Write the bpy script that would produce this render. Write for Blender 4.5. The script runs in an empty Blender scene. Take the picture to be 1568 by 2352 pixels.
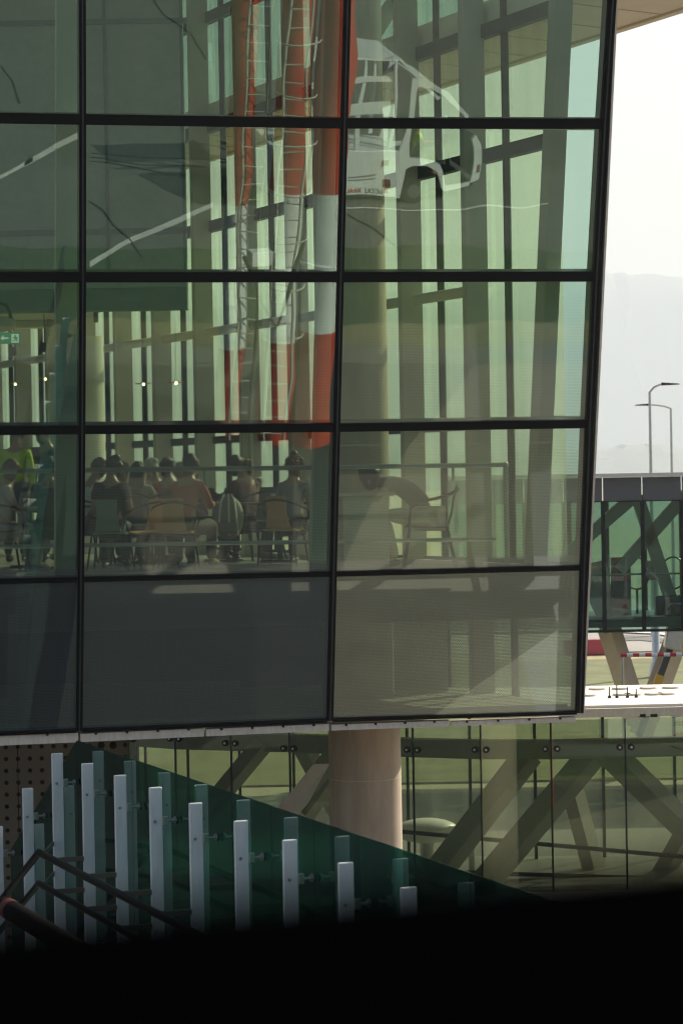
import bpy, bmesh, math, random
from mathutils import Vector, Matrix
random.seed(7)
R = math.radians
V = Vector
COL = bpy.context.scene.collection
# ------------------------------------------------------------------ camera frame (photo measured on a 1568 x 2352 grid)
F = 5980.0
CZ = 7.5
ROLL = 0.018
PITCH = math.atan(74/F)
CAM = V((0, 0, CZ))
CAMM = (Matrix.Rotation(R(90) - PITCH, 3, 'X') @ Matrix.Rotation(-ROLL, 3, 'Z'))
def ray(px, py):
    return (CAMM @ V(((px-784)/F, -(py-1176)/F, -1))).normalized()
def P(px, py, D):
    r = ray(px, py); return CAM + r*(D/r.y)
def proj(p):
    c = CAMM.transposed() @ (V(p)-CAM)
    return (784 + F*c.x/-c.z, 1176 - F*c.y/-c.z)
def onz(px, py, z=0.0):
    r = ray(px, py); return CAM + r*((z-CZ)/r.z)
# leaning facade plane
YAW, LEAN = R(11.7), R(12.0)
FN = V((math.sin(YAW)*math.cos(LEAN), -math.cos(YAW)*math.cos(LEAN), -math.sin(LEAN)))
F0 = P(784, 1176, 26.0)
def onf(px, py, off=0.0):
    """point on the facade plane moved off metres towards the outside"""
    r = ray(px, py); o = F0 + FN*off
    return CAM + r*((o-CAM).dot(FN)/r.dot(FN))
def mirror(p):
    p = V(p); return p - FN*(2*(p-F0).dot(FN))
def refl_ground(px, py, z=0.0):
    a = onf(px, py); d = ray(px, py); d = d - FN*(2*d.dot(FN))
    return a + d*((z-a.z)/d.z)

# ------------------------------------------------------------------ mesh builder
class MB:
    def __init__(s): s.v=[]; s.f=[]; s.uv=None
    def add(s, vs, fs):
        b=len(s.v); s.v += [V(x) for x in vs]; s.f += [tuple(b+i for i in f) for f in fs]; return s
    def quad(s, a,b,c,d): return s.add([a,b,c,d],[(0,1,2,3)])
    def poly(s, pts): return s.add(pts,[tuple(range(len(pts)))])
    def hexa(s, b4, t4):
        return s.add(list(b4)+list(t4), [(3,2,1,0),(4,5,6,7),(0,1,5,4),(1,2,6,5),(2,3,7,6),(3,0,4,7)])
    def box(s, lo, hi):
        (a,b,c),(d,e,f)=lo,hi
        return s.hexa([(a,b,c),(d,b,c),(d,e,c),(a,e,c)],[(a,b,f),(d,b,f),(d,e,f),(a,e,f)])
    def obox(s, c, ax, ay, az):
        """centre and three half vectors"""
        c=V(c);ax=V(ax);ay=V(ay);az=V(az)
        return s.hexa([c-ax-ay-az,c+ax-ay-az,c+ax+ay-az,c-ax+ay-az],[c-ax-ay+az,c+ax-ay+az,c+ax+ay+az,c-ax+ay+az])
    def prism(s, pts, ext):
        """polygon swept by a vector"""
        n=len(pts); e=V(ext); p=[V(x) for x in pts]
        fs=[tuple(range(n))[::-1], tuple(range(n,2*n))]
        fs+=[(i,(i+1)%n,n+(i+1)%n,n+i) for i in range(n)]
        return s.add(p+[q+e for q in p], fs)
    def beam(s, p0, p1, w, h, side=(1,0,0)):
        p0=V(p0);p1=V(p1); d=(p1-p0).normalized(); sd=V(side); sd=(sd-d*sd.dot(d)).normalized(); u=d.cross(sd)
        return s.obox((p0+p1)/2, sd*(w/2), u*(h/2), (p1-p0)/2)
    def tube(s, pts, r, n=10, cap=True):
        pts=[V(p) for p in pts]; m=len(pts)
        rr = r if isinstance(r,(list,tuple)) else [r]*m
        d0=(pts[1]-pts[0]).normalized(); ref=V((0,0,1)) if abs(d0.z)<.9 else V((1,0,0))
        u=(ref-d0*ref.dot(d0)).normalized(); vs=[]; 
        for i,p in enumerate(pts):
            d=((pts[min(i+1,m-1)]-pts[i]).normalized()+(pts[i]-pts[max(i-1,0)]).normalized())
            d=d.normalized() if d.length>1e-6 else d0
            u=(u-d*u.dot(d)).normalized(); w=d.cross(u)
            vs+=[p+(u*math.cos(2*math.pi*k/n)+w*math.sin(2*math.pi*k/n))*rr[i] for k in range(n)]
        fs=[(i*n+k,i*n+(k+1)%n,(i+1)*n+(k+1)%n,(i+1)*n+k) for i in range(m-1) for k in range(n)]
        if cap: fs+=[tuple(range(n))[::-1], tuple((m-1)*n+k for k in range(n))]
        return s.add(vs,fs)
    def ball(s, c, r, n=10, m=7, sc=(1,1,1), rot=None):
        c=V(c); vs=[];fs=[]
        for j in range(m+1):
            t=math.pi*j/m
            for k in range(n):
                a=2*math.pi*k/n
                q=V((math.sin(t)*math.cos(a)*sc[0],math.sin(t)*math.sin(a)*sc[1],math.cos(t)*sc[2]))*r
                if rot is not None: q=rot@q
                vs.append(c+q)
        for j in range(m):
            for k in range(n): fs.append((j*n+k,j*n+(k+1)%n,(j+1)*n+(k+1)%n,(j+1)*n+k))
        return s.add(vs,fs)
    def build(s, name, mat, parent=None, smooth=False, uvf=None, local=False, bevel=0):
        me=bpy.data.meshes.new(name); off=V((0,0,0)); q=parent
        while q is not None and not local: off+=q.location; q=q.parent
        me.from_pydata([v-off for v in s.v],[],s.f)
        if smooth:
            for p in me.polygons: p.use_smooth=True
        if uvf:
            ul=me.uv_layers.new(name='UVMap')
            for l in me.loops: ul.data[l.index].uv = uvf(me.vertices[l.vertex_index].co+off)
        me.materials.append(mat); me.validate()
        bm=bmesh.new(); bm.from_mesh(me)
        if not uvf: bmesh.ops.remove_doubles(bm,verts=bm.verts,dist=1e-5)
        if len(bm.faces)>1: bmesh.ops.recalc_face_normals(bm,faces=bm.faces)
        if bevel: bmesh.ops.bevel(bm,geom=bm.edges[:],offset=bevel,segments=1,affect='EDGES')
        bm.to_mesh(me); bm.free()
        o=bpy.data.objects.new(name,me); COL.objects.link(o)
        if parent is not None: o.parent=parent
        if smooth:
            try: me.set_sharp_from_angle(angle=R(40))
            except Exception: pass
        return o
def thing(name,label,cat,loc=(0,0,0),group=None,rotz=0):
    o=bpy.data.objects.new(name,None); COL.objects.link(o); o.location=loc; o.rotation_euler=(0,0,rotz)
    o.empty_display_size=.2
    return tag(o,label,cat,group)
def tag(o,label=None,cat=None,group=None,kind=None):
    if label: o['label']=label
    if cat: o['category']=cat
    if group: o['group']=group
    if kind: o['kind']=kind
    return o
def copy_tree(o,parent=None):
    c=o.copy(); COL.objects.link(c); c.parent=parent
    for ch in [x for x in o.children]: copy_tree(ch,c)
    return c

# ------------------------------------------------------------------ materials
MATS={}
def mat(name, col, rough=.6, metal=0, noise=0, nscale=6, spec=.5, emit=None, estr=0, bump=0, stretch=None, coat=0):
    if name in MATS: return MATS[name]
    m=bpy.data.materials.new(name); m.use_nodes=True; nt=m.node_tree; b=nt.nodes['Principled BSDF']
    b.inputs['Base Color'].default_value=(*col,1); b.inputs['Roughness'].default_value=rough
    b.inputs['Metallic'].default_value=metal; b.inputs['Specular IOR Level'].default_value=spec
    b.inputs['Coat Weight'].default_value=coat
    if emit: b.inputs['Emission Color'].default_value=(*emit,1); b.inputs['Emission Strength'].default_value=estr
    if noise or bump:
        tc=nt.nodes.new('ShaderNodeTexCoord'); mp=nt.nodes.new('ShaderNodeMapping')
        if stretch: mp.inputs['Scale'].default_value=stretch
        nz=nt.nodes.new('ShaderNodeTexNoise'); nz.inputs['Scale'].default_value=nscale; nz.inputs['Detail'].default_value=6; nz.inputs['Roughness'].default_value=.65
        nt.links.new(tc.outputs['Object'],mp.inputs[0]); nt.links.new(mp.outputs[0],nz.inputs[0])
        if noise:
            rp=nt.nodes.new('ShaderNodeMapRange'); rp.inputs['From Min'].default_value=.3; rp.inputs['From Max'].default_value=.7
            rp.inputs['To Min'].default_value=1-noise; rp.inputs['To Max'].default_value=1+noise
            mx=nt.nodes.new('ShaderNodeVectorMath'); mx.operation='SCALE'; mx.inputs[0].default_value=col
            nt.links.new(nz.outputs['Fac'],rp.inputs['Value']); nt.links.new(rp.outputs[0],mx.inputs['Scale']); nt.links.new(mx.outputs[0],b.inputs['Base Color'])
        if bump:
            bp=nt.nodes.new('ShaderNodeBump'); bp.inputs['Strength'].default_value=bump; bp.inputs['Distance'].default_value=.01
            nt.links.new(nz.outputs['Fac'],bp.inputs['Height']); nt.links.new(bp.outputs[0],b.inputs['Normal'])
    MATS[name]=m; return m
def mth(nt,op,a,b=None,c=None):
    n=nt.nodes.new('ShaderNodeMath'); n.operation=op
    for i,x in enumerate((a,b,c)):
        if x is None: continue
        if isinstance(x,(int,float)): n.inputs[i].default_value=x
        else: nt.links.new(x,n.inputs[i])
    return n.outputs[0]
def hexdots(nt, u, v, pitch):
    """distance from the nearest point of a staggered lattice, in units of pitch"""
    s3=math.sqrt(3); res=[]
    for ox,oy in ((0,0),(.5,s3/2)):
        a=mth(nt,'SUBTRACT',mth(nt,'FRACT',mth(nt,'ADD',mth(nt,'DIVIDE',u,pitch),ox+500)),.5)
        b=mth(nt,'MULTIPLY',mth(nt,'SUBTRACT',mth(nt,'FRACT',mth(nt,'ADD',mth(nt,'DIVIDE',v,pitch*s3),oy/s3+500)),.5),s3)
        res.append(mth(nt,'SQRT',mth(nt,'ADD',mth(nt,'MULTIPLY',a,a),mth(nt,'MULTIPLY',b,b))))
    return mth(nt,'MINIMUM',res[0],res[1])
def glass(name, tint, refl=2.0, base=0.0, wavy=0, dust=0, frit=None, dustcol=(.6,.62,.55), fritcol=(.2,.21,.21), rough=0.0, minr=0):
    m=bpy.data.materials.new(name); m.use_nodes=True; nt=m.node_tree; N=nt.nodes; L=nt.links
    N.remove(N['Principled BSDF']); out=N['Material Output']
    tr=N.new('ShaderNodeBsdfTransparent'); tr.inputs[0].default_value=(*tint,1)
    gl=N.new('ShaderNodeBsdfGlossy'); gl.inputs['Roughness'].default_value=rough; gl.inputs[0].default_value=(.80,1,.89,1)
    fr=N.new('ShaderNodeFresnel'); fr.inputs[0].default_value=1.5
    # the fresnel node flips for back faces; use geometry-independent layer weight instead
    lw=N.new('ShaderNodeLayerWeight'); lw.inputs[0].default_value=.5
    # schlick from facing = 1-|cos|
    f5=mth(nt,'POWER',lw.outputs['Facing'],4.0)
    fac=mth(nt,'MINIMUM',mth(nt,'ADD',mth(nt,'MULTIPLY',f5,.9*(1 if refl else 0)),.04*refl+base),.95)
    if wavy:
        tc=N.new('ShaderNodeTexCoord'); nz=N.new('ShaderNodeTexNoise'); nz.inputs['Scale'].default_value=.9; nz.inputs['Detail'].default_value=1.2
        bp=N.new('ShaderNodeBump'); bp.inputs['Strength'].default_value=1; bp.inputs['Distance'].default_value=wavy
        L.new(tc.outputs['Object'],nz.inputs[0]); L.new(nz.outputs['Fac'],bp.inputs['Height']); L.new(bp.outputs[0],gl.inputs['Normal'])
    cur=tr.outputs[0]
    if dust:
        tc2=N.new('ShaderNodeTexCoord'); mp=N.new('ShaderNodeMapping'); mp.inputs['Scale'].default_value=(3,3,.5)
        n2=N.new('ShaderNodeTexNoise'); n2.inputs['Scale'].default_value=1.6; n2.inputs['Detail'].default_value=8
        L.new(tc2.outputs['Object'],mp.inputs[0]); L.new(mp.outputs[0],n2.inputs[0])
        df=N.new('ShaderNodeBsdfDiffuse'); df.inputs[0].default_value=(*dustcol,1)
        tl=N.new('ShaderNodeBsdfTranslucent'); tl.inputs[0].default_value=(*dustcol,1)
        a1=N.new('ShaderNodeMixShader'); a1.inputs[0].default_value=.6; L.new(df.outputs[0],a1.inputs[1]); L.new(tl.outputs[0],a1.inputs[2])
        mx=N.new('ShaderNodeMixShader'); L.new(cur,mx.inputs[1]); L.new(a1.outputs[0],mx.inputs[2])
        L.new(mth(nt,'MULTIPLY',mth(nt,'POWER',mth(nt,'MULTIPLY',n2.outputs['Fac'],1.9),1.5),dust),mx.inputs[0]); cur=mx.outputs[0]
    if frit:
        pitch, ramp = frit          # ramp: list of (v, radius)
        uv=N.new('ShaderNodeUVMap'); sp=N.new('ShaderNodeSeparateXYZ'); L.new(uv.outputs[0],sp.inputs[0])
        d=hexdots(nt,sp.outputs[0],sp.outputs[1],pitch)
        cr=N.new('ShaderNodeFloatCurve'); c=cr.mapping.curves[0]
        vlo,vhi=ramp[0][0],ramp[-1][0]
        c.points[0].location=(0,ramp[0][1]); c.points[1].location=(1,ramp[-1][1])
        for vv,rr in ramp[1:-1]: c.points.new((vv-vlo)/(vhi-vlo),rr)
        for q in c.points: q.handle_type='VECTOR'
        cr.mapping.update()
        L.new(mth(nt,'MINIMUM',mth(nt,'MAXIMUM',mth(nt,'DIVIDE',mth(nt,'SUBTRACT',sp.outputs[1],vlo),vhi-vlo),0.0),1.0),cr.inputs['Value'])
        dot=mth(nt,'LESS_THAN',d,cr.outputs[0])
        fd=N.new('ShaderNodeBsdfDiffuse'); fd.inputs[0].default_value=(*fritcol,1)
        ft=N.new('ShaderNodeBsdfTranslucent'); ft.inputs[0].default_value=(*[x*1.3 for x in fritcol],1)
        fm=N.new('ShaderNodeMixShader'); fm.inputs[0].default_value=.5; L.new(fd.outputs[0],fm.inputs[1]); L.new(ft.outputs[0],fm.inputs[2])
        mx=N.new('ShaderNodeMixShader'); L.new(dot,mx.inputs[0]); L.new(cur,mx.inputs[1]); L.new(fm.outputs[0],mx.inputs[2]); cur=mx.outputs[0]
    ms=N.new('ShaderNodeMixShader'); L.new(fac,ms.inputs[0]); L.new(cur,ms.inputs[1]); L.new(gl.outputs[0],ms.inputs[2])
    L.new(ms.outputs[0],out.inputs[0]); MATS[name]=m; return m

M=dict(
 frame=mat('black_frame',(.004,.005,.007),.5,noise=.2,nscale=3,spec=.15),
 inner=mat('inner_frame',(.015,.022,.022),.5,spec=.2),
 concrete=mat('concrete',(.43,.355,.275),.85,noise=.16,nscale=2.2,bump=.25,stretch=(3,3,.5)),
 pier=mat('pier_paint',(.42,.40,.34),.7,noise=.06,nscale=2),
 paleplaster=mat('pale_lit_patch',(.62,.61,.52),.8,noise=.05,nscale=1.5),
 wallgrey=mat('wall_grey',(.24,.28,.26),.9,noise=.12,nscale=7,bump=.1),
 teal=mat('teal_fascia',(.07,.12,.12),.7,noise=.1),
 ceil=mat('ceiling_board',(.60,.55,.43),.8,noise=.05),
 floor=mat('floor_tile',(.32,.30,.26),.35,noise=.1,nscale=3),
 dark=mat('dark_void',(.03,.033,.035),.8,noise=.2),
 flash=mat('flashing',(.62,.57,.50),.6,noise=.15,nscale=8,stretch=(4,4,1)),
 soffit=mat('soffit_panel',(.80,.70,.58),.7,noise=.05,nscale=2),
 white=mat('white_paint',(.78,.79,.80),.4,noise=.05,nscale=9),
 roofw=mat('roof_membrane',(.78,.74,.68),.6,noise=.05,nscale=3),
 steel=mat('brushed_steel',(.45,.46,.47),.3,metal=1,noise=.1),
 blacksteel=mat('black_steel',(.006,.007,.009),.30,spec=.12),
 tubep=mat('painted_tube',(.50,.47,.40),.55,noise=.06),
 braceg=mat('brace_paint',(.44,.43,.38),.7,noise=.06),
 red=mat('mast_red',(.52,.055,.03),.5,noise=.12,nscale=4),
 mwhite=mat('mast_white',(.80,.82,.84),.45,noise=.06,nscale=4),
 black=mat('matt_black',(.0006,.0006,.0008),1.0,spec=.0),
 rubber=mat('rubber',(.02,.02,.02),.8),
 wood=mat('bent_plywood',(.42,.24,.10),.45,noise=.15,nscale=5,stretch=(1,1,.2)),
)
G=dict(
 fac=glass('facade_glass',(.47,.66,.56),refl=3.8,wavy=.0028,dust=.02,
    frit=(.0175,[(-3.0,.47),(-.84,.465),(-.82,.27),(.0,.27),(.8,.25),(1.5,.21),(2.15,.0),(8,.0)]),fritcol=(.125,.14,.155)),
 side=glass('side_glass',(.95,.90,.68),refl=1.6,dust=.16,dustcol=(.75,.85,.66)),
 lower=glass('passage_glass',(.42,.49,.37),refl=2.0,dust=.07,dustcol=(.34,.38,.26)),
 fence=glass('balustrade_glass',(.12,.36,.34),refl=1.3,base=.0,dust=.015,dustcol=(.2,.35,.3)),
 rear=glass('passage_rear_glass',(.72,.74,.66),refl=1,dust=.12,dustcol=(.5,.52,.42)),
 upper=glass('upper_side_glass',(.22,.31,.25),refl=1.6,dust=.16,dustcol=(.5,.6,.48)),
 bridge=glass('bridge_glass',(.38,.55,.50),refl=.7,dust=.05,dustcol=(.4,.5,.46)),
)

# ================================================================== TERMINAL BUILDING
T=thing('terminal_building','glass fronted terminal hall leaning outwards, with black mullions and people behind its panes','building',(0,27,0))
# grid of the leaning facade
ROWY=[-75,283,636,981,1317,1652]       # at x = 790
LX=[270-283,0,986-981,1335-1317]
def hline(i,x):
    """y of transom i (0 = above frame .. 5 = bottom edge) at pixel x"""
    tab={0:(-85,-75,-72),1:(271,283,284),2:(636,636,634),3:(988,981,972),4:(1334,1317,1302),5:(1684,1652,1634)}[i]
    a,b,c=tab
    return a+(b-a)*(x/790) if x<790 else b+(c-b)*((x-790)/590)
VL={0:[(-428,-75),(-420,636),(-402,1690)],1:[(189,-75),(190,636),(182,1678)],2:[(799,-75),(781,636),(757,1652)],3:[(1409,-75),(1367,636),(1329,1634)]}
def vline(j,y):
    (x0,y0),(x1,y1),(x2,y2)=VL[j]
    # quadratic through three points
    l0=(y-y1)*(y-y2)/((y0-y1)*(y0-y2)); l1=(y-y0)*(y-y2)/((y1-y0)*(y1-y2)); l2=(y-y0)*(y-y1)/((y2-y0)*(y2-y1))
    return x0*l0+x1*l1+x2*l2
def node(i,j):
    y=600
    for _ in range(4): x=vline(j,y); y=hline(i,x)
    return x,y
UF=V((math.cos(YAW),math.sin(YAW),0)); WF=FN.cross(UF)*-1
if WF.z<0: WF=-WF
Fz=onf(784,1102)     # camera height on the facade
def fuv(p): d=V(p)-Fz; return (d.dot(UF),d.dot(WF))
for i in range(5):
    for j in range(3):
        a=node(i,j);b=node(i,j+1);c=node(i+1,j+1);d=node(i+1,j)
        MB().quad(*[onf(*q,off=.0) for q in (d,c,b,a)]).build('glass_pane',G['fac'],T,uvf=fuv)
def fbeam(name,p0,p1,w,o0,o1,m):
    """beam in the facade plane between two facade points; o0..o1 metres off the plane (outside positive)"""
    d=(p1-p0).normalized(); s=FN.cross(d).normalized()
    mb=MB(); mb.obox((p0+p1)/2+FN*((o0+o1)/2), s*(w/2), FN*((o1-o0)/2), (p1-p0)/2)
    return mb.build(name,m,T)
for j in range(4):
    a=onf(*node(0,j)); b=onf(*node(5,j)); w=.062 if j<3 else .075
    for i in range(5):
        p,q=onf(*node(i,j)),onf(*node(i+1,j))
        mu=fbeam('mullion',p,q,w,-.19,.035,M['frame'])
        cp_=fbeam('highlight_strip',p,q,.014,.0352,.039,mat('highlight_grey',(.03,.036,.045),.45)); cp_.parent=mu  # lighter strip stands in for the highlight along the mullion
for i in range(6):
    h=(.1,.1,.1,.085,.05,.035)[i]
    for j in range(3):
        p,q=onf(*node(i,j)),onf(*node(i,j+1))
        d=(q-p).normalized(); p=p+d*.032; q=q-d*.032
        fbeam('transom',p,q,h,-.187 if i<4 else -.08,.031,M['frame'])
# pale edge strip down the right corner
a=onf(node(0,3)[0]+9,node(0,3)[1]); b=onf(node(5,3)[0]+8,node(5,3)[1]+4)
fbeam('corner_trim',a,b,.022,-.16,.02,M['flash'])
# flashing strip under the facade
fx=[-400,182,470,757,1032,1322]
for k in range(5):
    p=onf(fx[k]+3,hline(5,fx[k])+13); q=onf(fx[k+1]-2,hline(5,fx[k+1])+12)
    hh=.095-.012*k
    mb=MB(); d=(q-p); mb.obox((p+q)/2-V((0,0,.02))-FN*.02, V((0,0,hh/2)), FN*.03, d/2)
    fl=mb.build('flashing_strip',M['flash'],T)
    n=4
    for t in range(n):
        c=p+d*((t+.5)/n)+V((0,0,hh/2-.025))+FN*.016
        MB().tube([c-V((0,0,.009)),c+V((0,0,.012))],.012,8).build('screw',M['frame'],fl)

# side wall: direction from the right-hand corner of the facade back into the hall
S0=V((2.80,26.35,0)); SD=V((-.42,.9075,0)).normalized(); SN=V((SD.y,-SD.x,0))   # SN points outside
if SN.x<0: SN=-SN
def S(s,z,o=0.0): return S0+SD*s+SN*o+V((0,0,z))
FL=6.5
top=17.0
sills=[5.15,FL+.05,8.08,9.56,11.03,12.4,13.9,15.4]
sk=[2.66+1.61*k for k in range(-1,22)]
seg=[]
s=.9+.0
mulls=[1.34+.85-1.61*0]
for k,sc in enumerate(sk):
    # glazing bays from pier to pier, one mullion in the middle
    s0,s1=sc,sc+1.61
    for (u0,u1) in ((s0,s0+1.15),(s0+1.15,s1)):
        u0=max(u0,.15)
        if u1<=u0: continue
        MB().quad(S(u0,5.1),S(u1,5.1),S(u1,12.5),S(u0,12.5)).build('side_pane',G['side'],T)
        MB().quad(S(u0,12.5),S(u1,12.5),S(u1,top),S(u0,top)).build('upper_side_pane',G['upper'],T)
    m=sc+1.15
    MB().obox(S(m,(5.1+top)/2,-.02),SD*.026,SN*.035,V((0,0,(top-5.1)/2))).build('side_mullion',M['inner'],T)
    for z in sills[1:]:
        if z in (9.56,): continue
        a0=max(s0,.1)
        MB().obox(S((a0+s1)/2,z,-.04),SD*((s1-a0)/2-.01),SN*.05,V((0,0,.075 if z>9 else .05))).build('side_transom',M['inner'],T)
    if k>0:
        MB().obox(S(sc,(5.1+top)/2,-.185),SD*.055,SN*.135,V((0,0,(top-5.1)/2-.01))).build('pier',M['pier'],T,bevel=.006)
        # horizontal tube between piers at brace height
        MB().tube([S(sc+.11,9.56,-.17),S(sc+1.49,9.56,-.17)],.062,14).build('brace_tube',M['tubep'],T,smooth=True)
    MB().obox(S((max(s0,.1)+s1)/2,6.52,-.1),SD*((s1-max(s0,.1))/2-.01),SN*.12,V((0,0,.045))).build('window_sill',M['paleplaster'],T)
# leaning corner post behind the right bay
cp=[(1257,1278,1312,0),(1227,1249,1283,640),(1202,1224,1255,1300)]
def cpost(y,x): return P(x,y,27.15)
MB().hexa([P(1202,1300,26.95),P(1224,1300,26.7),P(1255,1300,26.72),P(1240,1300,27.1)],
          [P(1262,-60,26.35),P(1283,-60,26.1),P(1318,-60,26.12),P(1300,-60,26.5)]).build('leaning_post',M['pier'],T)
# leaning fins behind the two left mullions
for j,(w0,w1) in ((1,(-44,-12)),(2,(-36,-10))):
    a=node(0,j); b=node(4,j)
    pts=[]
    for (n_,o) in ((a,-.35),(b,-.35)):
        p=onf(n_[0]+w0-14,n_[1],off=-.42); q=onf(n_[0]+w1+2,n_[1],off=-.42); pts.append((p,q))
    (p0,q0),(p1,q1)=pts
    MB().hexa([p1,q1,q1-FN*.16,p1-FN*.16],[p0,q0,q0-FN*.16,p0-FN*.16]).build('leaning_fin',M['paleplaster'],T)
# slabs, roof, back and left walls
def fx_at(yoff,x):    # y of facade plane at floor level for world x
    return 0
def plan_facade(x,z,off):
    """y on facade plane for given x,z"""
    o=F0-FN*off
    return o.y + (-(x-o.x)*FN.x-(z-o.z)*FN.z)/FN.y
def slab(z0,z1,name,m,xl=-9.5,off=.22,s1=34,rt=.25,back=62):
    xr=2.6
    p0=V((xl,plan_facade(xl,z1,off),0)); p1=V((S(.6,0,-rt).x,plan_facade(S(.6,0,-rt).x,z1,off),0))
    p2=S(s1,0,-rt); p3=V((xl-9,p2.y,0))
    mb=MB(); mb.prism([V((p.x,p.y,z0)) for p in (p0,p1,p2,p3)],(0,0,z1-z0)); return mb.build(name,m,T)
slab(6.04,FL,'floor_slab',M['floor'])
slab(5.02,5.12,'bottom_slab',M['flash'])
slab(17.02,17.2,'roof_slab',M['pier'])
# lit ledges along the inner face of the glazing
for i in (1,2,3,4):
    p,q=onf(*node(i,0),off=-.35),onf(*node(i,3),off=-.35)
    MB().obox((p+q)/2-V((0,0,.035)),(q-p)/2,V((FN.x,FN.y,0)).normalized()*.15,V((0,0,.012))).build('inner_ledge',M['paleplaster'],T)
MB().box((-18.6,25,5.05),(-18.4,58,17.0)).build('end_wall',M['wallgrey'],T)
MB().box((-18.4,57.6,5.05),(-11.4,57.8,17.0)).build('rear_wall',M['wallgrey'],T)
# void behind the spandrel: partitions
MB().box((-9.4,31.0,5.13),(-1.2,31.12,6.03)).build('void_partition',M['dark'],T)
MB().box((.55,28.9,5.13),(1.15,29.0,6.03)).build('lit_patch_panel',M['paleplaster'],T)  # pale panel stands in for light through the lower side wall
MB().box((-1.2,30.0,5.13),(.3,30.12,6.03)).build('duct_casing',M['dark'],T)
MB().hexa([P(560,1660,28),P(1298,1640,26.9),P(1298,1640,27.1),P(560,1660,28.3)],[P(560,1330,28),P(1298,1420,26.9),P(1298,1420,27.1),P(560,1330,28.3)]) 
# bulkhead wall hanging in the upper left with a teal fascia
bx=P(430,700,33).x
MB().box((-9.4,33,9.98),(bx,33.3,17.0)).build('bulkhead_wall',M['wallgrey'],T)
MB().box((-9.4,32.97,9.70),(bx,33.32,9.976)).build('bulkhead_fascia',M['teal'],T)
for x0,x1,y0,y1 in ((410,430,-60,640),(240,247,-60,640),(0,430,48,52),(0,430,530,535)):
    a=P(x0,y0,32.985); b=P(x1,y1,32.985)
    MB().box((a.x,32.975,b.z),(b.x,33.02,a.z)).build('panel_joint',M['teal'],T)
MB().prism([V((-9.4,33.35,9.76)),V((-2.7,33.35,9.76)),V((-9.0,47.5,9.76)),V((-14,47.5,9.76))],(0,0,.12)).build('ceiling_board',M['ceil'],T)
for y in (35.6,38.8,42.5):
    MB().box((-9.5,y,9.66),(-2.75-(y-33.3)*.44,y+.35,9.755)).build('ceiling_beam',M['tubep'],T)
# round columns: one near, passing through the slab to the ground, one deep in the hall
def column(px,D,r,z0,z1):
    c=P(px,1102,D)
    return c,MB().tube([V((c.x,c.y,z0)),V((c.x,c.y,z1))],r,48).build('column',M['concrete'] if z0<6 else M['paleplaster'],T,smooth=True)
c1,o=column(826,28.6,.397,0.0,5.02)
mb=MB(); mb.tube([V((c1.x,c1.y,4.22)),V((c1.x,c1.y,4.228))],.3985,48); mb.build('pour_joint',M['tubep'],o)
c1,_=column(812,28.6,.392,5.125,17.0)
MB().tube([V((c1.x,c1.y,6.03)),V((c1.x,c1.y,6.04))],.393,32)
c2,o=column(181,37.8,.395,6.51,9.64)
MB().tube([c2*1+V((0,0,8.93-CZ)),c2+V((0,0,8.95-CZ))],.42,32).build('column_ring',M['steel'],o)
# diagonal struts at the top
for a,b in (((950,-60),(815,140)),((700,-80),(840,150))):
    MB().tube([P(*a,31.2),P(*b,30.6)],.10,12).build('roof_strut',M['tubep'],T,smooth=True)
# canopy along the side wall
A=P(1411,73,29.4); zc=A.z; 
e0=V((A.x,A.y,0)); ed=SD
def cpt(t,o,z): return V(((e0+ed*t).x,(e0+ed*t).y,0))+SN*o+V((0,0,z))
cn=thing('roof_canopy','beige panelled roof overhang projecting past the right corner of the glass front','canopy',(4,28,zc))
mb=MB(); mb.prism([cpt(-4,-.10,zc),cpt(30,-.10,zc),cpt(30,-1.62,zc),cpt(-4,-1.62,zc)],(0,0,.25)); mb.build('soffit',M['soffit'],cn)
mb=MB(); mb.prism([cpt(-4,0,zc-.03),cpt(30,0,zc-.03),cpt(30,-.095,zc-.03),cpt(-4,-.095,zc-.03)],(0,0,.36)); mb.build('edge_trim',M['soffit'],cn)
for t in [x*.98-3.1 for x in range(30)]:
    a=cpt(t,-.10,zc-.004); b=cpt(t-.30,-1.62,zc-.004)
    MB().beam(a,b,.018,.006,(0,1,0)).build('panel_joint',M['tubep'],cn)

# ================================================================== RAILING inside the facade
rl=thing('guard_rail','tubular steel guard rail running along the inside of the glass front','railing',onf(900,1300,-.5))
ra=[onf(x,y,-.55) for x,y in ((-400,1088),(1160,1068))]
MB().tube([ra[0],ra[1]],.024,10).build('top_rail',M['steel'],rl,smooth=True)
lo=[onf(x,y,-.55) for x,y in ((-400,1262),(1137,1238))]
MB().tube(lo,.021,10).build('lower_rail',M['steel'],rl,smooth=True)
for px in (1160,1040,470,-100):
    a=onf(px,1068+(1160-px)*.0128,-.55); b=V((a.x,a.y,6.5)) if px==1160 else V((a.x,a.y,a.z-.12))
    if px==1160:
        MB().tube([a+V((0,0,.01)),b],.026,12).build('post',M['steel'],rl,smooth=True)
        MB().ball(a,.034).build('post_cap',M['steel'],rl,smooth=True)
    else:
        MB().tube([a,b,b+V((.0,.1,-.03))],.016,8).build('bracket',M['steel'],rl,smooth=True)

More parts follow.
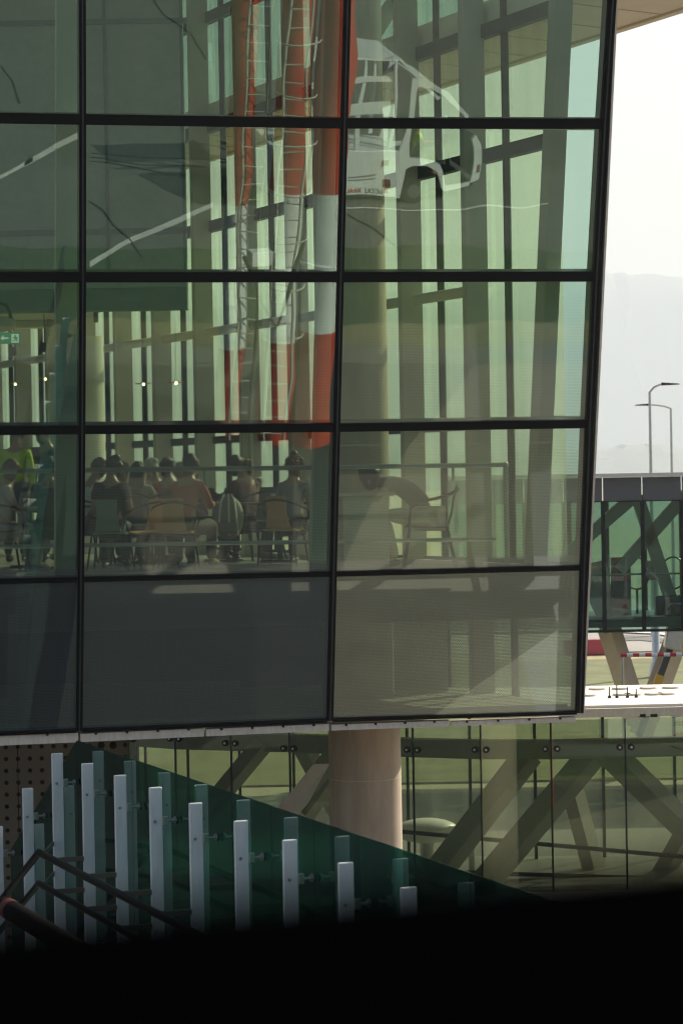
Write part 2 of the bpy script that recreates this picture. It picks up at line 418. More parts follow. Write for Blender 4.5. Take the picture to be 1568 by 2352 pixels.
# ================================================================== PEOPLE
SKIN=[(.30,.17,.11),(.30,.16,.10),(.38,.23,.16)]
def skinmesh(verts, edges, radii, root=0, sub=1):
    me=bpy.data.meshes.new('tmp'); me.from_pydata([V(v) for v in verts],edges,[]); o=bpy.data.objects.new('tmp',me); COL.objects.link(o)
    sk_=o.modifiers.new('s','SKIN'); sk_.use_smooth_shade=True
    if not me.skin_vertices: 
        bm=bmesh.new(); bm.from_mesh(me); bm.verts.layers.skin.verify(); bm.to_mesh(me); bm.free()
    for i,r in enumerate(radii):
        d=me.skin_vertices[0].data[i]; d.radius=r if isinstance(r,tuple) else (r,r); d.use_root=(i==root)
    if sub:
        s_=o.modifiers.new('u','SUBSURF'); s_.levels=sub; s_.render_levels=sub
    bpy.context.view_layer.update()
    dg=bpy.context.evaluated_depsgraph_get(); m2=bpy.data.meshes.new_from_object(o.evaluated_get(dg))
    bpy.data.objects.remove(o); bpy.data.meshes.remove(me); return m2
def mobj(name,me,m,parent):
    me.materials.clear(); me.materials.append(m); me.name=name
    for p in me.polygons: p.use_smooth=True; p.material_index=0
    o=bpy.data.objects.new(name,me); COL.objects.link(o); o.parent=parent; return o
def person(label, loc, facing, top, bottom, hair, group=None, seated=True, lean=.12, arms='table', hairstyle='short', sk=0, scale=1.0, cat='person', headturn=0, slump=False, sleeves=True, shoes=(.03,.03,.03)):
    """local frame: +y is forward, z up, origin on the floor under the pelvis"""
    root=thing('person',label,cat,loc,group,facing); root.scale=(scale,)*3
    h=.50 if seated else .92
    pel=V((0,0,h)); f=V((0,math.sin(lean),math.cos(lean)))
    if slump: f=V((0,.86,.52)).normalized()
    waist=pel+f*.17; chest=pel+f*.36; shc=pel+f*.47; nk=shc+f*.08
    if slump:
        waist=pel+V((0,.10,.15)); chest=pel+V((0,.26,.27)); shc=pel+V((0,.38,.30)); nk=shc+V((0,.09,.02))
    hd=nk+(V((0,.35*abs(lean)+.02,.115)) if not slump else V((0,.09,.0)))
    crown=hd+(V((0,-.01,.085)) if not slump else V((0,.06,.05)))
    sh={s:shc+V((s*.155,0,-.015)) for s in (-1,1)}
    arm={}
    for s in (-1,1):
        if slump: el=sh[s]+V((s*.09,.10,-.15)); ha=el+V((-s*.13,.26,.04))
        elif arms=='table': el=sh[s]+V((s*.05,.12,-.25)); ha=el+V((-s*.07,.23,.03))
        elif arms=='lap': el=sh[s]+V((s*.06,.02,-.28)); ha=el+V((-s*.08,.20,-.05))
        elif arms=='face': el=sh[s]+V((s*.05,.16,-.20)); ha=(el+V((-s*.13,.05,.24))) if s>0 else el+V((.1,.22,.0))
        else: el=sh[s]+V((s*.05,-.03,-.28)); ha=el+V((0,.06,-.25))
        arm[s]=(el,ha)
    hip={s:pel+V((s*.09,0,-.03)) for s in (-1,1)}
    if seated: kn={s:V((s*.13,.43,.49)) for s in (-1,1)}; an={s:V((s*.12,.40 if s>0 else .33,.08)) for s in (-1,1)}
    else: kn={s:V((s*.10,.03,.50)) for s in (-1,1)}; an={s:V((s*.11,-.02 if s>0 else .05,.08)) for s in (-1,1)}
    toe={s:an[s]+V((s*.02,.16,-.045)) for s in (-1,1)}
    vs=[];es=[];rs=[]
    def a(p,r,par=None):
        vs.append(V(p)); rs.append(r); i=len(vs)-1
        if par is not None: es.append((par,i))
        return i
    ipel=a(pel,(.135,.105)); iw=a(waist,(.112,.09),ipel); ic=a(chest,(.13,.10),iw); isn=a(shc,(.09,.08),ic); ink=a(nk,.052,isn)
    ihd=a(hd,(.078,.092),ink); icr=a(crown,(.062,.075),ihd)
    ft=V((math.sin(headturn),math.cos(headturn),0)) if not slump else V((0,.5,-.8))
    a(hd+ft*.098+V((0,0,-.01)),.017,ihd)
    for s in (-1,1):
        el,ha=arm[s]; i=a(sh[s],.055,isn); i=a(el,.042,i); i=a(ha-(ha-el)*.12,.028,i); i=a(ha+(ha-el)*.05,(.036,.02),i)
        j=a(hip[s],.085,ipel); j=a(hip[s].lerp(kn[s],.5),.08,j); j=a(kn[s],.06,j); j=a(kn[s].lerp(an[s],.35),.058,j); j=a(an[s],.038,j); j=a(toe[s],(.04,.028),j)
    me=skinmesh(vs,es,rs)
    # fingers joined into the body surface
    mb=MB()
    for s in (-1,1):
        el,ha=arm[s]; d=(ha-el).normalized(); side=V((0,0,1)).cross(d); side=side.normalized() if side.length>.1 else V((1,0,0))
        up=d.cross(side)
        for q,(o_,ln) in enumerate(((-.03,.07),(-.01,.08),(.01,.075),(.03,.06))):
            b=ha+d*.03+side*o_; mb.tube([b,b+d*ln*.5+up*.004,b+d*ln-up*.02],[.009,.0085,.006],6)
        b=ha-side*s*.03; mb.tube([b,b+d*.03-side*s*.03,b+d*.055-side*s*.03],[.011,.009,.007],6)
    # ears
    for s in (-1,1):
        mb.ball(hd+V((s*.083,0,.0)),.022,6,5,(.4,.8,1.3))
    bm=bmesh.new(); bm.from_mesh(me)
    vv=[bm.verts.new(v) for v in mb.v]
    for fc in mb.f:
        try: bm.faces.new([vv[i] for i in fc])
        except ValueError: pass
    bm.to_mesh(me); bm.free()
    mobj('body',me,mat('skin%d'%sk,SKIN[sk],.5),root)
    # shirt
    vs,es,rs=[],[],[]
    i0=a(pel+f*.02,(.145,.12)); i1=a(waist,(.127,.105),i0); i2=a(chest,(.145,.115),i1); i3=a(shc,(.105,.095),i2); a(nk-f*.03,.066,i3)
    for s in (-1,1):
        el,ha=arm[s]; i=a(sh[s],.062,i3); i=a(sh[s].lerp(el,.6),.062,i)
        if sleeves=='long': i=a(el,.054,i); i=a(el.lerp(ha,.85),.042,i)
    mobj('shirt',skinmesh(vs,es,rs),mat('cloth_%.2f_%.2f_%.2f'%top,top,.85,noise=.12,nscale=14,bump=.3),root)
    vs,es,rs=[],[],[]
    i0=a(pel,(.158,.125))
    for s in (-1,1):
        j=a(hip[s],.098,i0); j=a(hip[s].lerp(kn[s],.5),.092,j); j=a(kn[s],.072,j); j=a(kn[s].lerp(an[s],.4),.068,j); j=a(an[s],.055,j)
    mobj('trousers',skinmesh(vs,es,rs),mat('cloth_%.2f_%.2f_%.2f'%bottom,bottom,.85,noise=.12,nscale=14,bump=.3),root)
    for s in (-1,1):
        mb=MB(); mb.ball(an[s]+V((0,.07,-.04)),.075,10,6,(.6,1.75,.55)); mb.build('shoe',mat('shoe_%.2f'%shoes[0],shoes,.5),root,smooth=True,local=True)
    hm=mat('hair_%.2f_%.2f'%hair[:2],hair,.55,noise=.3,nscale=40,bump=.6)
    mb=MB(); back=-ft if not slump else V((0,-.3,.95))
    rnd=random.Random(label)
    if hairstyle!='cap':
        for q in range(26):
            th=rnd.uniform(0,math.pi*2); ph=rnd.uniform(0,1.25)
            dd=V((math.sin(ph)*math.cos(th),math.sin(ph)*math.sin(th),math.cos(ph)))
            if dd.dot(ft)>.55: continue
            mb.ball(hd+V((0,0,.03))+back*.012+dd*.085,rnd.uniform(.024,.042),7,5)
        mb.ball(hd+V((0,0,.035))+back*.02,.106,12,8,(.92,1,.98)); mb.ball(hd+V((0,0,-.035))+back*.035,.088,12,8,(.95,.9,1))
        if hairstyle=='long':
            for q in range(20):
                ang=rnd.uniform(-1.7,1.7); base=Matrix.Rotation(ang,3,'Z')@back
                p=hd+base*.085+V((0,0,.03)); l=rnd.uniform(.22,.34)
                mb.tube([p,p+base*.03+V((0,0,-l*.5)),p+base*.035+V((0,0,-l))],[.034,.032,.010],6)
        if hairstyle=='bun': mb.ball(hd+back*.075+V((0,0,.115)),.05,8,6); mb.ball(hd+back*.12+V((0,0,.03)),.045,8,6)
        if hairstyle=='curly':
            for q in range(46):
                th=rnd.uniform(0,math.pi*2); ph=rnd.uniform(0,1.9)
                dd=V((math.sin(ph)*math.cos(th),math.sin(ph)*math.sin(th),math.cos(ph)))
                if dd.dot(ft)>.6: continue
                mb.ball(hd+V((0,0,.04))+back*.03+dd*.105,rnd.uniform(.02,.034),6,5)
            mb.ball(hd+V((0,0,.17))+back*.02,.05,8,6)
        mb.build('hair',hm,root,smooth=True,local=True)
    else:
        mb.ball(hd+V((0,0,.045)),.108,14,8,(.92,1,.85)); mb.build('cap',mat('cap_blue',(.05,.14,.22),.8),root,smooth=True,local=True)
    return root
def seat(px,D):
    D=D*1.085 if 'far_ok' not in globals() else D
    p=P(px,1102,D); return (p.x,p.y,FL)
GREY=(.16,.16,.15); DK=(.02,.022,.026); NAVY=(.03,.045,.06)
DH=(.02,.014,.01); BH=(.09,.045,.02); GH=(.42,.40,.37)
PG='people in the cafe behind the glass'
PP=[
 ('person in a stone grey top seated at the far left edge of the glass front',4,28.0,R(-70),(.42,.38,.33),(.3,.28,.25),BH,dict(hairstyle='short',arms='table',sk=2)),
 ('standing person in a yellow high visibility jacket and blue cap by the exit sign',34,31.5,R(-20),(.45,.62,.05),(.05,.07,.09),DH,dict(seated=False,arms='down',hairstyle='cap',sleeves='long')),
 ('person with long black hair seated in dark clothes left of the first mullion',110,28.0,R(8),DK,NAVY,DH,dict(hairstyle='long',sleeves='long')),
 ('standing person in dark clothes behind the long haired sitter left of the first mullion',120,32.0,R(150),(.05,.055,.06),DK,DH,dict(seated=False,arms='down',hairstyle='short')),
 ('person in a white shirt half hidden by the first mullion',196,30.2,R(-60),(.50,.50,.47),NAVY,BH,dict(arms='table')),
 ('person with hair pinned up and a black sleeveless top on the green shell chair',252,28.0,R(-4),DK,(.04,.05,.055),DH,dict(hairstyle='bun',arms='lap')),
 ('brown haired person facing the glass between two dark haired sitters',284,30.4,R(170),(.30,.36,.36),NAVY,BH,dict()),
 ('person with long dark wavy hair in a grey t-shirt',316,29.4,R(-12),GREY,DK,DH,dict(hairstyle='long')),
 ('grey haired person facing the glass beside the red shirt',361,31.6,R(175),(.38,.36,.33),NAVY,GH,dict(sk=2)),
 ('person in a red shirt with short dark hair in the middle of the group',389,29.6,R(10),(.42,.02,.02),DK,DH,dict()),
 ('person in a brown red top on the wooden chair nearest the glass',424,28.1,R(-8),(.30,.09,.06),(.05,.04,.04),DH,dict(arms='table',sleeves='long')),
 ('older person with white hair and a dark jacket seen from the side',466,30.4,R(80),(.05,.06,.07),DK,GH,dict(sk=2,sleeves='long')),
 ('person with golden hair tied up leaning towards a neighbour',541,30.6,R(-75),(.16,.14,.11),NAVY,BH,dict(hairstyle='bun',arms='face')),
 ('person in a dark red top with head bent over the table',582,30.4,R(40),(.16,.04,.04),DK,DH,dict(lean=.3)),
 ('person with curly piled up hair and grey t-shirt at the right end of the group',672,28.7,R(-18),(.22,.23,.23),DK,(.10,.045,.018),dict(hairstyle='curly',arms='lap',sk=2)),
]
for (lab,px,D,fa,tp,bt,hr,kw) in PP:
    q=seat(px,D)
    # seated figures: heads land about 1.28 m above the floor
    rv=random.Random(px); kw.setdefault('lean',rv.uniform(.05,.34)); kw.setdefault('headturn',rv.uniform(-.9,.9)); kw.setdefault('scale',rv.uniform(.97,1.06))
    person(lab,q,fa+rv.uniform(-.3,.3),tp,bt,hr,PG,**kw)
pS=P(982,1102,27.9)
person('person in a patterned grey shirt and pale trousers slumped asleep over a small table',(pS.x,pS.y,FL+.06),R(90),(.10,.10,.09),(.62,.58,.48),DH,PG,slump=True,sk=1,seated=True,scale=1.12)

# chairs
def chair(label,shellmat,px=None,D=None,rot=0,arms=True):
    t=thing('chair',label,'chair',(0,0,0),'cafe chairs')
    mb=MB()
    # curved seat
    n=6
    prof=[(-.20,.44),(-.12,.425),(0,.42),(.12,.43),(.19,.445),(.22,.43)]
    pts=[V((0,y,z)) for y,z in prof]
    for w0,w1 in ((-.20,.20),):
        for (y0,z0),(y1,z1) in zip(prof[:-1],prof[1:]):
            mb.hexa([(w0,y0,z0-.012),(w1,y0,z0-.012),(w1,y1,z1-.012),(w0,y1,z1-.012)],[(w0,y0,z0),(w1,y0,z0),(w1,y1,z1),(w0,y1,z1)])
    mb.build('seat',shellmat,t,local=True)
    mb=MB(); ys=[(-.20,.45,.15),(-.235,.55,.13),(-.25,.66,.115),(-.275,.76,.125),(-.29,.82,.12)]
    for (y0,z0,h0),(y1,z1,h1) in zip(ys[:-1],ys[1:]):
        mb.hexa([(-h0,y0,z0),(h0,y0,z0),(h0,y0+.014,z0),(-h0,y0+.014,z0)],[(-h1,y1,z1),(h1,y1,z1),(h1,y1+.014,z1),(-h1,y1+.014,z1)])
    mb.build('backrest',shellmat,t,local=True)
    for sx in (-1,1):
        for (yt,yb) in ((.17,.24),(-.18,-.27)):
            MB().tube([(sx*.19,yt,.42),(sx*.24,yb,.0)],.012,8).build('leg',M['blacksteel'],t,smooth=True,local=True)
    if arms:
        pts=[(sx,sy,sz) for sx,sy,sz in ((-.21,.18,.43),(-.27,.17,.60),(-.275,.08,.665),(-.27,-.08,.69),(-.22,-.22,.73),(-.1,-.285,.77),(0,-.30,.78),(.1,-.285,.77),(.22,-.22,.73),(.27,-.08,.69),(.275,.08,.665),(.27,.17,.60),(.21,.18,.43))]
        MB().tube(pts,.012,8).build('armrest',M['blacksteel'],t,smooth=True,local=True)
    return t
protoW=chair('x',M['wood']); protoG=chair('x',mat('green_shell',(.16,.24,.22),.4),arms=False); protoD=chair('x',mat('dark_shell',(.03,.033,.035),.45))
used=set()
def place_chair(pr,label,px,D,rot):
    o=pr if pr.name not in used else copy_tree(pr)
    used.add(pr.name); q=seat(px,D); o.location=q; o.rotation_euler=(0,0,rot); o['label']=label; return o
CH=[(protoG,'green shell chair without arms under the person in the black sleeveless top',252,28.0,-4),
 (protoW,'wooden backed armchair behind the person in the brown red top',402,27.8,-3),
 (protoW,'wooden backed armchair under the curly haired person at the right of the group',648,28.35,-16),
 (protoD,'black armchair under the sleeper beside the guard rail',980,27.95/1.085,90),
 (protoD,'dark chair under the long haired person left of the first mullion',110,27.95,8),
 (protoD,'dark chair of the person at the far left edge',2,28.0,-70),
 (protoD,'dark chair of the white shirted person by the first mullion',196,30.2,-60),
 (protoD,'dark chair of the brown haired person facing the glass',284,30.4,170),
 (protoD,'dark chair under the person with long wavy hair',316,29.4,-12),
 (protoD,'dark chair of the grey haired person beside the red shirt',361,31.6,175),
 (protoD,'dark chair under the person in the red shirt',389,29.6,10),
 (protoD,'dark chair of the older person seen from the side',466,30.4,80),
 (protoD,'dark chair of the golden haired person leaning over',541,30.6,-75),
 (protoD,'dark chair of the person with head bent over the table',582,30.4,40),
 (protoW,'empty wooden backed chair pulled out between the two groups of sitters',345,28.0,25),
]
for pr,lab,px,D,rt in CH:
    o=place_chair(pr,lab,px,D,R(rt))
    if 'sleeper' in lab: o.scale=(1.13,)*3
# tables
def table(label,px,D,w,d,m,h=.74):
    t=thing('table',label,'table',seat(px,D),'cafe tables'); 
    MB().box((-w/2,-d/2,h-.03),(w/2,d/2,h)).build('table_top',m,t,local=True,bevel=.006)
    MB().tube([(0,0,.03),(0,0,h-.03)],.035,12).build('pedestal',M['blacksteel'],t,smooth=True,local=True)
    MB().tube([(0,0,0),(0,0,.03)],[.26,.24],20).build('base',M['blacksteel'],t,local=True); return t
tm=mat('table_dark',(.04,.038,.035),.3); tw=mat('table_pale',(.5,.48,.42),.4)
TB=[('dark table between the long haired and red shirted sitters',335,30.1,1.5,.7,tm),('dark table in front of the curly haired person',640,29.6,1.1,.7,tm),
    ('dark table at the far left edge of the cafe',66,29.2,1.2,.7,tm),('dark table beside the person leaning over',510,30.2,.8,.7,tm)]
for a_ in TB: table(*a_)
# pale box table under the sleeper
q=seat(838,27.85/1.085); t=thing('side_table','pale boxy side table under the sleeping person','table',q); t.scale=(1.1,1.1,1.1)
MB().box((-.28,-.28,.745),(.28,.28,.78)).build('table_top',tw,t,local=True,bevel=.006)
MB().box((-.22,-.22,0),(.22,.22,.744)).build('cabinet',M['paleplaster'],t,local=True,bevel=.006)
cupm=mat('cup_white',(.7,.7,.66),.4); bottlem=mat('drink_orange',(.6,.16,.05),.2)
for lab,px,D,k in (('white paper cup on the table by the red shirt',372,29.95,0),('white paper cup on the curly haired person table',628,29.5,0),('orange drink bottle on the table by the first mullion',215,29.9,1),('white cup on the table at the far left edge',60,29.1,0)):
    q=V(seat(px,D))+V((0,0,.741))
    mb=MB(); mb.tube([q,q+V((0,0,.10 if k==0 else .16)),q+V((0,0,.105 if k==0 else .2))],[.03,.04,.038] if k==0 else [.035,.035,.013],14)
    tag(mb.build('cup' if k==0 else 'bottle',cupm if k==0 else bottlem,smooth=True),lab,'cup' if k==0 else 'bottle')
# two lap trays of the side: backpack hanging on a chair
q=V(seat(522,29.0)); bp=thing('backpack','grey and white backpack with pale straps hanging beside the person with golden hair','backpack',tuple(q+V((0,0,.30))))
mb=MB(); mb.ball((0,0,.27),.27,14,10,(.72,.45,1.0)); mb.build('bag',mat('bag_grey',(.30,.30,.27),.8,noise=.15,nscale=18,bump=.4),bp,smooth=True,local=True)
for sx in (-.11,.02,.12):
    MB().tube([(sx,-.11,.05),(sx*.9,-.145,.25),(sx*.7,-.10,.46),(sx*.4,.0,.55)],.014,6).build('strap',mat('strap_white',(.7,.68,.6),.7),bp,smooth=True,local=True)
MB().box((-.12,-.16,.08),(.12,-.11,.22)).build('pocket',mat('bag_pocket',(.20,.20,.19),.8),bp,local=True,bevel=.02)

# exit sign (green, arrow and running figure), hanging speakers and lamps
ea=P(-20,764,30.5); eb=P(48.5,789,30.5)
es=thing('exit_sign','green emergency exit sign with white arrow and running figure','sign',((ea.x+eb.x)/2,30.5,(ea.z+eb.z)/2))
gm=mat('sign_green',(.0,.20,.13),.5,emit=(.0,.25,.15),estr=.25); wm=mat('sign_white',(.75,.8,.72),.5,emit=(.7,.75,.6),estr=.30)
MB().box((ea.x,30.5,eb.z),(eb.x,30.56,ea.z)).build('sign_panel',gm,es)
def sp(px,py): return P(px,py,30.494)
def flat(name,polys):
    mb=MB()
    for pl in polys: mb.prism([sp(*p) for p in pl],(0,.004,0))
    return mb.build(name,wm,es)
flat('arrow',[[(2,776.5),(9,770),(9,775),(20,775),(20,778.5),(9,778.5),(9,783)]])
flat('pictogram_door',[[(27,767),(44,767),(44,787),(27,787)]])
mb=MB()
def spd(px,py): return P(px,py,30.488)
for pl in ([(34,769),(37,769),(37,772),(34,772)],[(33,773),(38,772),(39,778),(35,779)],[(33,773),(30,777),(31,778),(35,775)],[(38,774),(42,776),(41,777.5),(38,776)],[(35,778),(38,777),(41,781),(40,785),(38.5,785),(39,781.5)],[(35,778),(37,780),(34,783),(30,783),(30,781.5),(33.5,781.5)]):
    mb.prism([spd(*p) for p in pl],(0,.004,0))
mb.build('running_figure',gm,es)
for (px,py,h,D,lab) in ((220,728,24,33.8,'small black speaker hanging under the ceiling right of the first mullion'),(102,797,22,33.8,'small black speaker hanging right of the exit sign'),(32,807,20,34.5,'small black speaker hanging below the exit sign')):
    a=P(px-5,py-h/2,D); b=P(px+5,py+h/2,D)
    t=thing('speaker',lab,'speaker',(a.x,D,b.z),'hanging speakers'); MB().box((a.x,D,b.z),(b.x,D+.12,a.z)).build('cabinet',M['blacksteel'],t,bevel=.01)
    MB().tube([V(((a.x+b.x)/2,D+.06,a.z)),V(((a.x+b.x)/2,D+.06,9.72))],.006,6).build('cord',M['blacksteel'],t)
lm=mat('lamp_glow',(1,.8,.5),.4,emit=(1,.62,.28),estr=6)
for (px,py,D,lab) in ((36,881,40,'tiny glowing pendant lamp at the far left of the hall'),(105,869,40,'tiny glowing pendant lamp left of the deep round column'),(330,881,36.5,'tiny glowing pendant lamp at the first window right of the deep column'),(405,878,35.5,'tiny glowing pendant lamp left of the bulkhead end')):
    c=P(px,py,D); t=thing('pendant_lamp',lab,'lamp',c,'pendant lamps')
    MB().tube([c+V((-.11,0,.0)),c+V((.11,0,0))],.010,8).build('lamp_shade',M['wood'],t)
    MB().ball(c+V((0,0,-.01)),.022,8,6).build('bulb',lm,t,smooth=True)
    MB().tube([c,c+V((0,0,9.7-c.z))],.003,5).build('cord',M['blacksteel'],t)
# curved gooseneck lamp by the exit sign
c=P(5,700,31); t=thing('gooseneck_lamp','dark arched lamp with a beige oval shade above the exit sign','lamp',c)
MB().tube([P(-30,730,31),P(-18,706,31),P(0,696,31),P(16,702,31),P(24,718,31),P(26,738,31)],.022,8).build('lamp_arm',M['blacksteel'],t,smooth=True)
MB().ball(P(0,745,31),.2,16,10,(1,.8,.48)).build('lamp_shade',mat('beige_shade',(.34,.31,.24),.6),t,smooth=True)

# ================================================================== GROUND, ROADS, HILLS
def sheet(name,pts,z,m,kind='structure'):
    o=MB().poly([V((p[0],p[1],z)) for p in pts]).build(name,m); o['kind']=kind; return o
concg=mat('apron_concrete',(.15,.15,.14),.9,noise=.14,nscale=.5,bump=.1)
asph=mat('asphalt',(.13,.13,.125),.9,noise=.15,nscale=.8)
asphL=mat('asphalt_light',(.30,.29,.27),.9,noise=.12,nscale=.6)
grassm=mat('grass',(.13,.145,.055),.95,noise=.35,nscale=.7)
dry=mat('dry_grass',(.34,.30,.15),.95,noise=.25,nscale=.5)
paint=mat('road_paint',(.75,.75,.72),.7,noise=.1,nscale=3)
sheet('ground',[(-6000,-3000),(6000,-3000),(9500,12500),(-6000,12500)],-.03,mat('far_ground',(.33,.31,.22),.95,noise=.25,nscale=.02))
sheet('apron',[(-80,-60),(90,-60),(90,62),(-80,62)],0,concg)
gl0=onz(1450,1512)
sheet('lawn',[(-60,64),(90,64),(90,104),(-60,107)],.02,grassm)
sheet('verge',[(-60,107.01),(90,104.01),(90,108),(-60,110)],.025,dry)
sheet('road',[(-60,111),(90,109),(90,136),(-60,133)],.02,asphL)
for k in range(1):
    a=[]; 
    pts=[onz(x,y,.05) for x,y in ((1390,1462),(1430,1458),(1490,1461),(1530,1468),(1568,1480),(1640,1492),(1640,1497),(1568,1486),(1520,1476),(1470,1470),(1410,1471))]
    sheet('road_bend',[(p.x,p.y) for p in pts],.05,asph)
    pts=[onz(x,y,.06) for x,y in ((1430,1450),(1500,1452),(1568,1462),(1640,1472),(1640,1475),(1568,1466),(1500,1456),(1430,1453))]
    sheet('kerb',[(p.x,p.y) for p in pts],.09,paint)
sheet('field',[(-200,160),(400,160),(400,420),(-200,420)],.0,dry)
# hills beyond the bay
def hills(name,y,pts,depth,m):
    mb=MB(); n=len(pts); rnd=random.Random(3)
    vs=[];fs=[]
    K=7
    for i,(x,h) in enumerate(pts):
        for k in range(K):
            t=k/(K-1); vs.append((x+rnd.uniform(-30,30)*(1 if 0<k<K-1 else 0), y+depth*t, h*(math.sin(t*math.pi/2))**1.3*(1+ (rnd.uniform(-.03,.0) if 0<k<K-1 else 0))-.5))
        vs.append((x,y+depth*2,-5))
    for i in range(n-1):
        for k in range(K): a=i*(K+1)+k; fs.append((a,a+K+1,a+K+2,a+1))
    mb.add(vs,fs); o=mb.build(name,m,smooth=True); o['kind']='structure'; return o
hillm=mat('hill_scrub',(.10,.115,.07),.95,noise=.4,nscale=.01)
def hx(px,y): return (px-784)/F*y
def hh(py,y): return (1093-py)/F*y+CZ
Y1=8000
hp=[(-1600,500),(-600,560),(100,700),(700,690),(1100,640),(1378,625),(1450,632),(1568,640),(1800,690),(2300,640),(3400,800)]
pts=[]
for (x0,y0),(x1,y1) in zip(hp[:-1],hp[1:]):
    for k in range(8):
        t=k/8; t=t; pts.append((hx(x0+(x1-x0)*t,Y1+700),hh(y0+(y1-y0)*t,Y1+700)*(1+.006*math.sin(k*.8+x0))))
hills('hill',Y1,pts,700,hillm)
hp2=[(-1600,1040),(300,1010),(900,1040),(1378,1030),(1480,1020),(1600,1035),(2400,1015),(3400,1050)]
pts=[]
for (x0,y0),(x1,y1) in zip(hp2[:-1],hp2[1:]):
    for k in range(6):
        t=k/6; pts.append((hx(x0+(x1-x0)*t,5100),hh(y0+(y1-y0)*t,5100)*(1+.05*math.sin(k*1.9+x0))))
hills('foothill',4800,pts,300,hillm)
sheet('water',[(-4000,1500),(5000,1500),(5000,4790),(-4000,4790)],.02,mat('bay_water',(.10,.14,.15),.15,bump=.3,nscale=.05))

# street lamps
def street_lamp(label,px,ytop,D,armdx,armdy):
    b=onz(px,1400); base=P(px+3,1102,D); base=V((base.x,base.y,0)); topz=P(px,ytop,D).z
    t=thing('street_lamp',label,'street lamp',base,'street lamps along the road')
    MB().tube([base,base+V((0,0,.5)),V((base.x,base.y,topz))],[.16,.11,.06],12).build('pole',M['steel'],t,smooth=True)
    p0=V((base.x,base.y,topz)); s=D/F
    e=p0+V((armdx*s,0,armdy*s))
    MB().tube([p0,p0.lerp(e,.3)+V((0,0,armdy*s*.3)),p0.lerp(e,.7)+V((0,0,armdy*s*.22)),e],[.05,.045,.04,.035],8).build('arm',M['steel'],t,smooth=True)
    sg=1 if armdx>0 else -1
    MB().hexa([e+V((-.1*sg,-.16,-.06)),e+V((.75*sg,-.16,-.03)),e+V((.75*sg,.16,-.03)),e+V((-.1*sg,.16,-.06))],[e+V((-.1*sg,-.1,.08)),e+V((.7*sg,-.1,.02)),e+V((.7*sg,.1,.02)),e+V((-.1*sg,.1,.08))]).build('lamp_head',M['blacksteel'],t,bevel=.01)
    return t,p0,s
street_lamp('taller street lamp with its head bending to the right',1491,901,120,32,18)
street_lamp('shorter street lamp with its head bending to the left',1539,938,146,-52,9)

# ================================================================== SKY BRIDGE
BD=64.0
bz=lambda py: P(1460,py,BD).z
B=thing('sky_bridge','glazed footbridge with grey fascia on slanting legs right of the terminal','bridge',(10,BD,bz(1447)))
x0b,x1b=2.0,26.0
zt,zf,zb=P(1460,1096,BD).z,P(1460,1152,BD).z,P(1460,1446,BD).z
fas=mat('fascia_panel',(.13,.13,.15),.5,noise=.06,nscale=1)
def bx_(px): return P(px,1250,BD).x
mpx=[1385-90.5*k for k in range(1,5)][::-1]+[1385+90.5*k for k in range(0,14)]
xs=[bx_(p) for p in mpx]
for a_,b_ in zip(xs[:-1],xs[1:]):
    MB().box((a_+.015,BD,zf+.03),(b_-.015,BD+.08,zt)).build('fascia_panel',fas,B)
    MB().quad((a_,BD+.04,zb),(b_,BD+.04,zb),(b_,BD+.04,zf),(a_,BD+.04,zf)).build('glass_pane',G['bridge'],B)
    MB().quad((a_,BD+3.3,zb+.3),(b_,BD+3.3,zb+.3),(b_,BD+3.3,zf),(a_,BD+3.3,zf)).build('rear_pane',G['bridge'],B)
for a_ in xs:
    MB().box((a_-.045,BD-.03,zb),(a_+.045,BD+.1,zf)).build('mullion',M['inner'],B)
    MB().box((a_+.35,BD+3.2,zb+.3),(a_+.47,BD+3.35,zf)).build('rear_mullion',M['inner'],B)
MB().box((xs[0],BD-.035,zb-.06),(xs[-1],BD+.12,zb)).build('bottom_rail',M['inner'],B)
MB().box((xs[0],BD-.035,zf),(xs[-1],BD+.12,zf+.028)).build('top_rail',M['inner'],B)
MB().box((xs[0],BD-.25,zt+.005),(xs[-1],BD+3.7,zt+.10)).build('roof',M['roofw'],B)
MB().box((xs[0],BD+.15,zb+.05),(xs[-1],BD+3.3,zb+.3)).build('deck',mat('bridge_deck',(.14,.19,.18),.6),B)
MB().tube([(xs[0],BD+.35,zb+1.35),(xs[-1],BD+.35,zb+1.35)],.025,8).build('handrail',M['steel'],B)
for a,b in (((1300,1275),(1455,1140)),((1462,1140),(1560,1440)),((1420,1310),(1580,1130)),((1330,1300),(1400,1450)),((1640,1140),(1560,1440)),((1650,1140),(1760,1440))):
    MB().beam(P(*a,BD+.9),P(*b,BD+.9),.34,.3,(0,1,0)).build('truss_brace',M['braceg'],B)
def leg(a,b,w):
    MB().beam(P(*a,BD+1.2),P(*b,BD+1.2),w,w,(1,-1,0)).build('slanting_leg',mat('leg_paint',(.70,.57,.46),.6,noise=.06),B)
leg((1398,1444),(1466,1660),.42); leg((1562,1440),(1470,1690),.42)
leg((1368,1290),(1398,1448),.34)
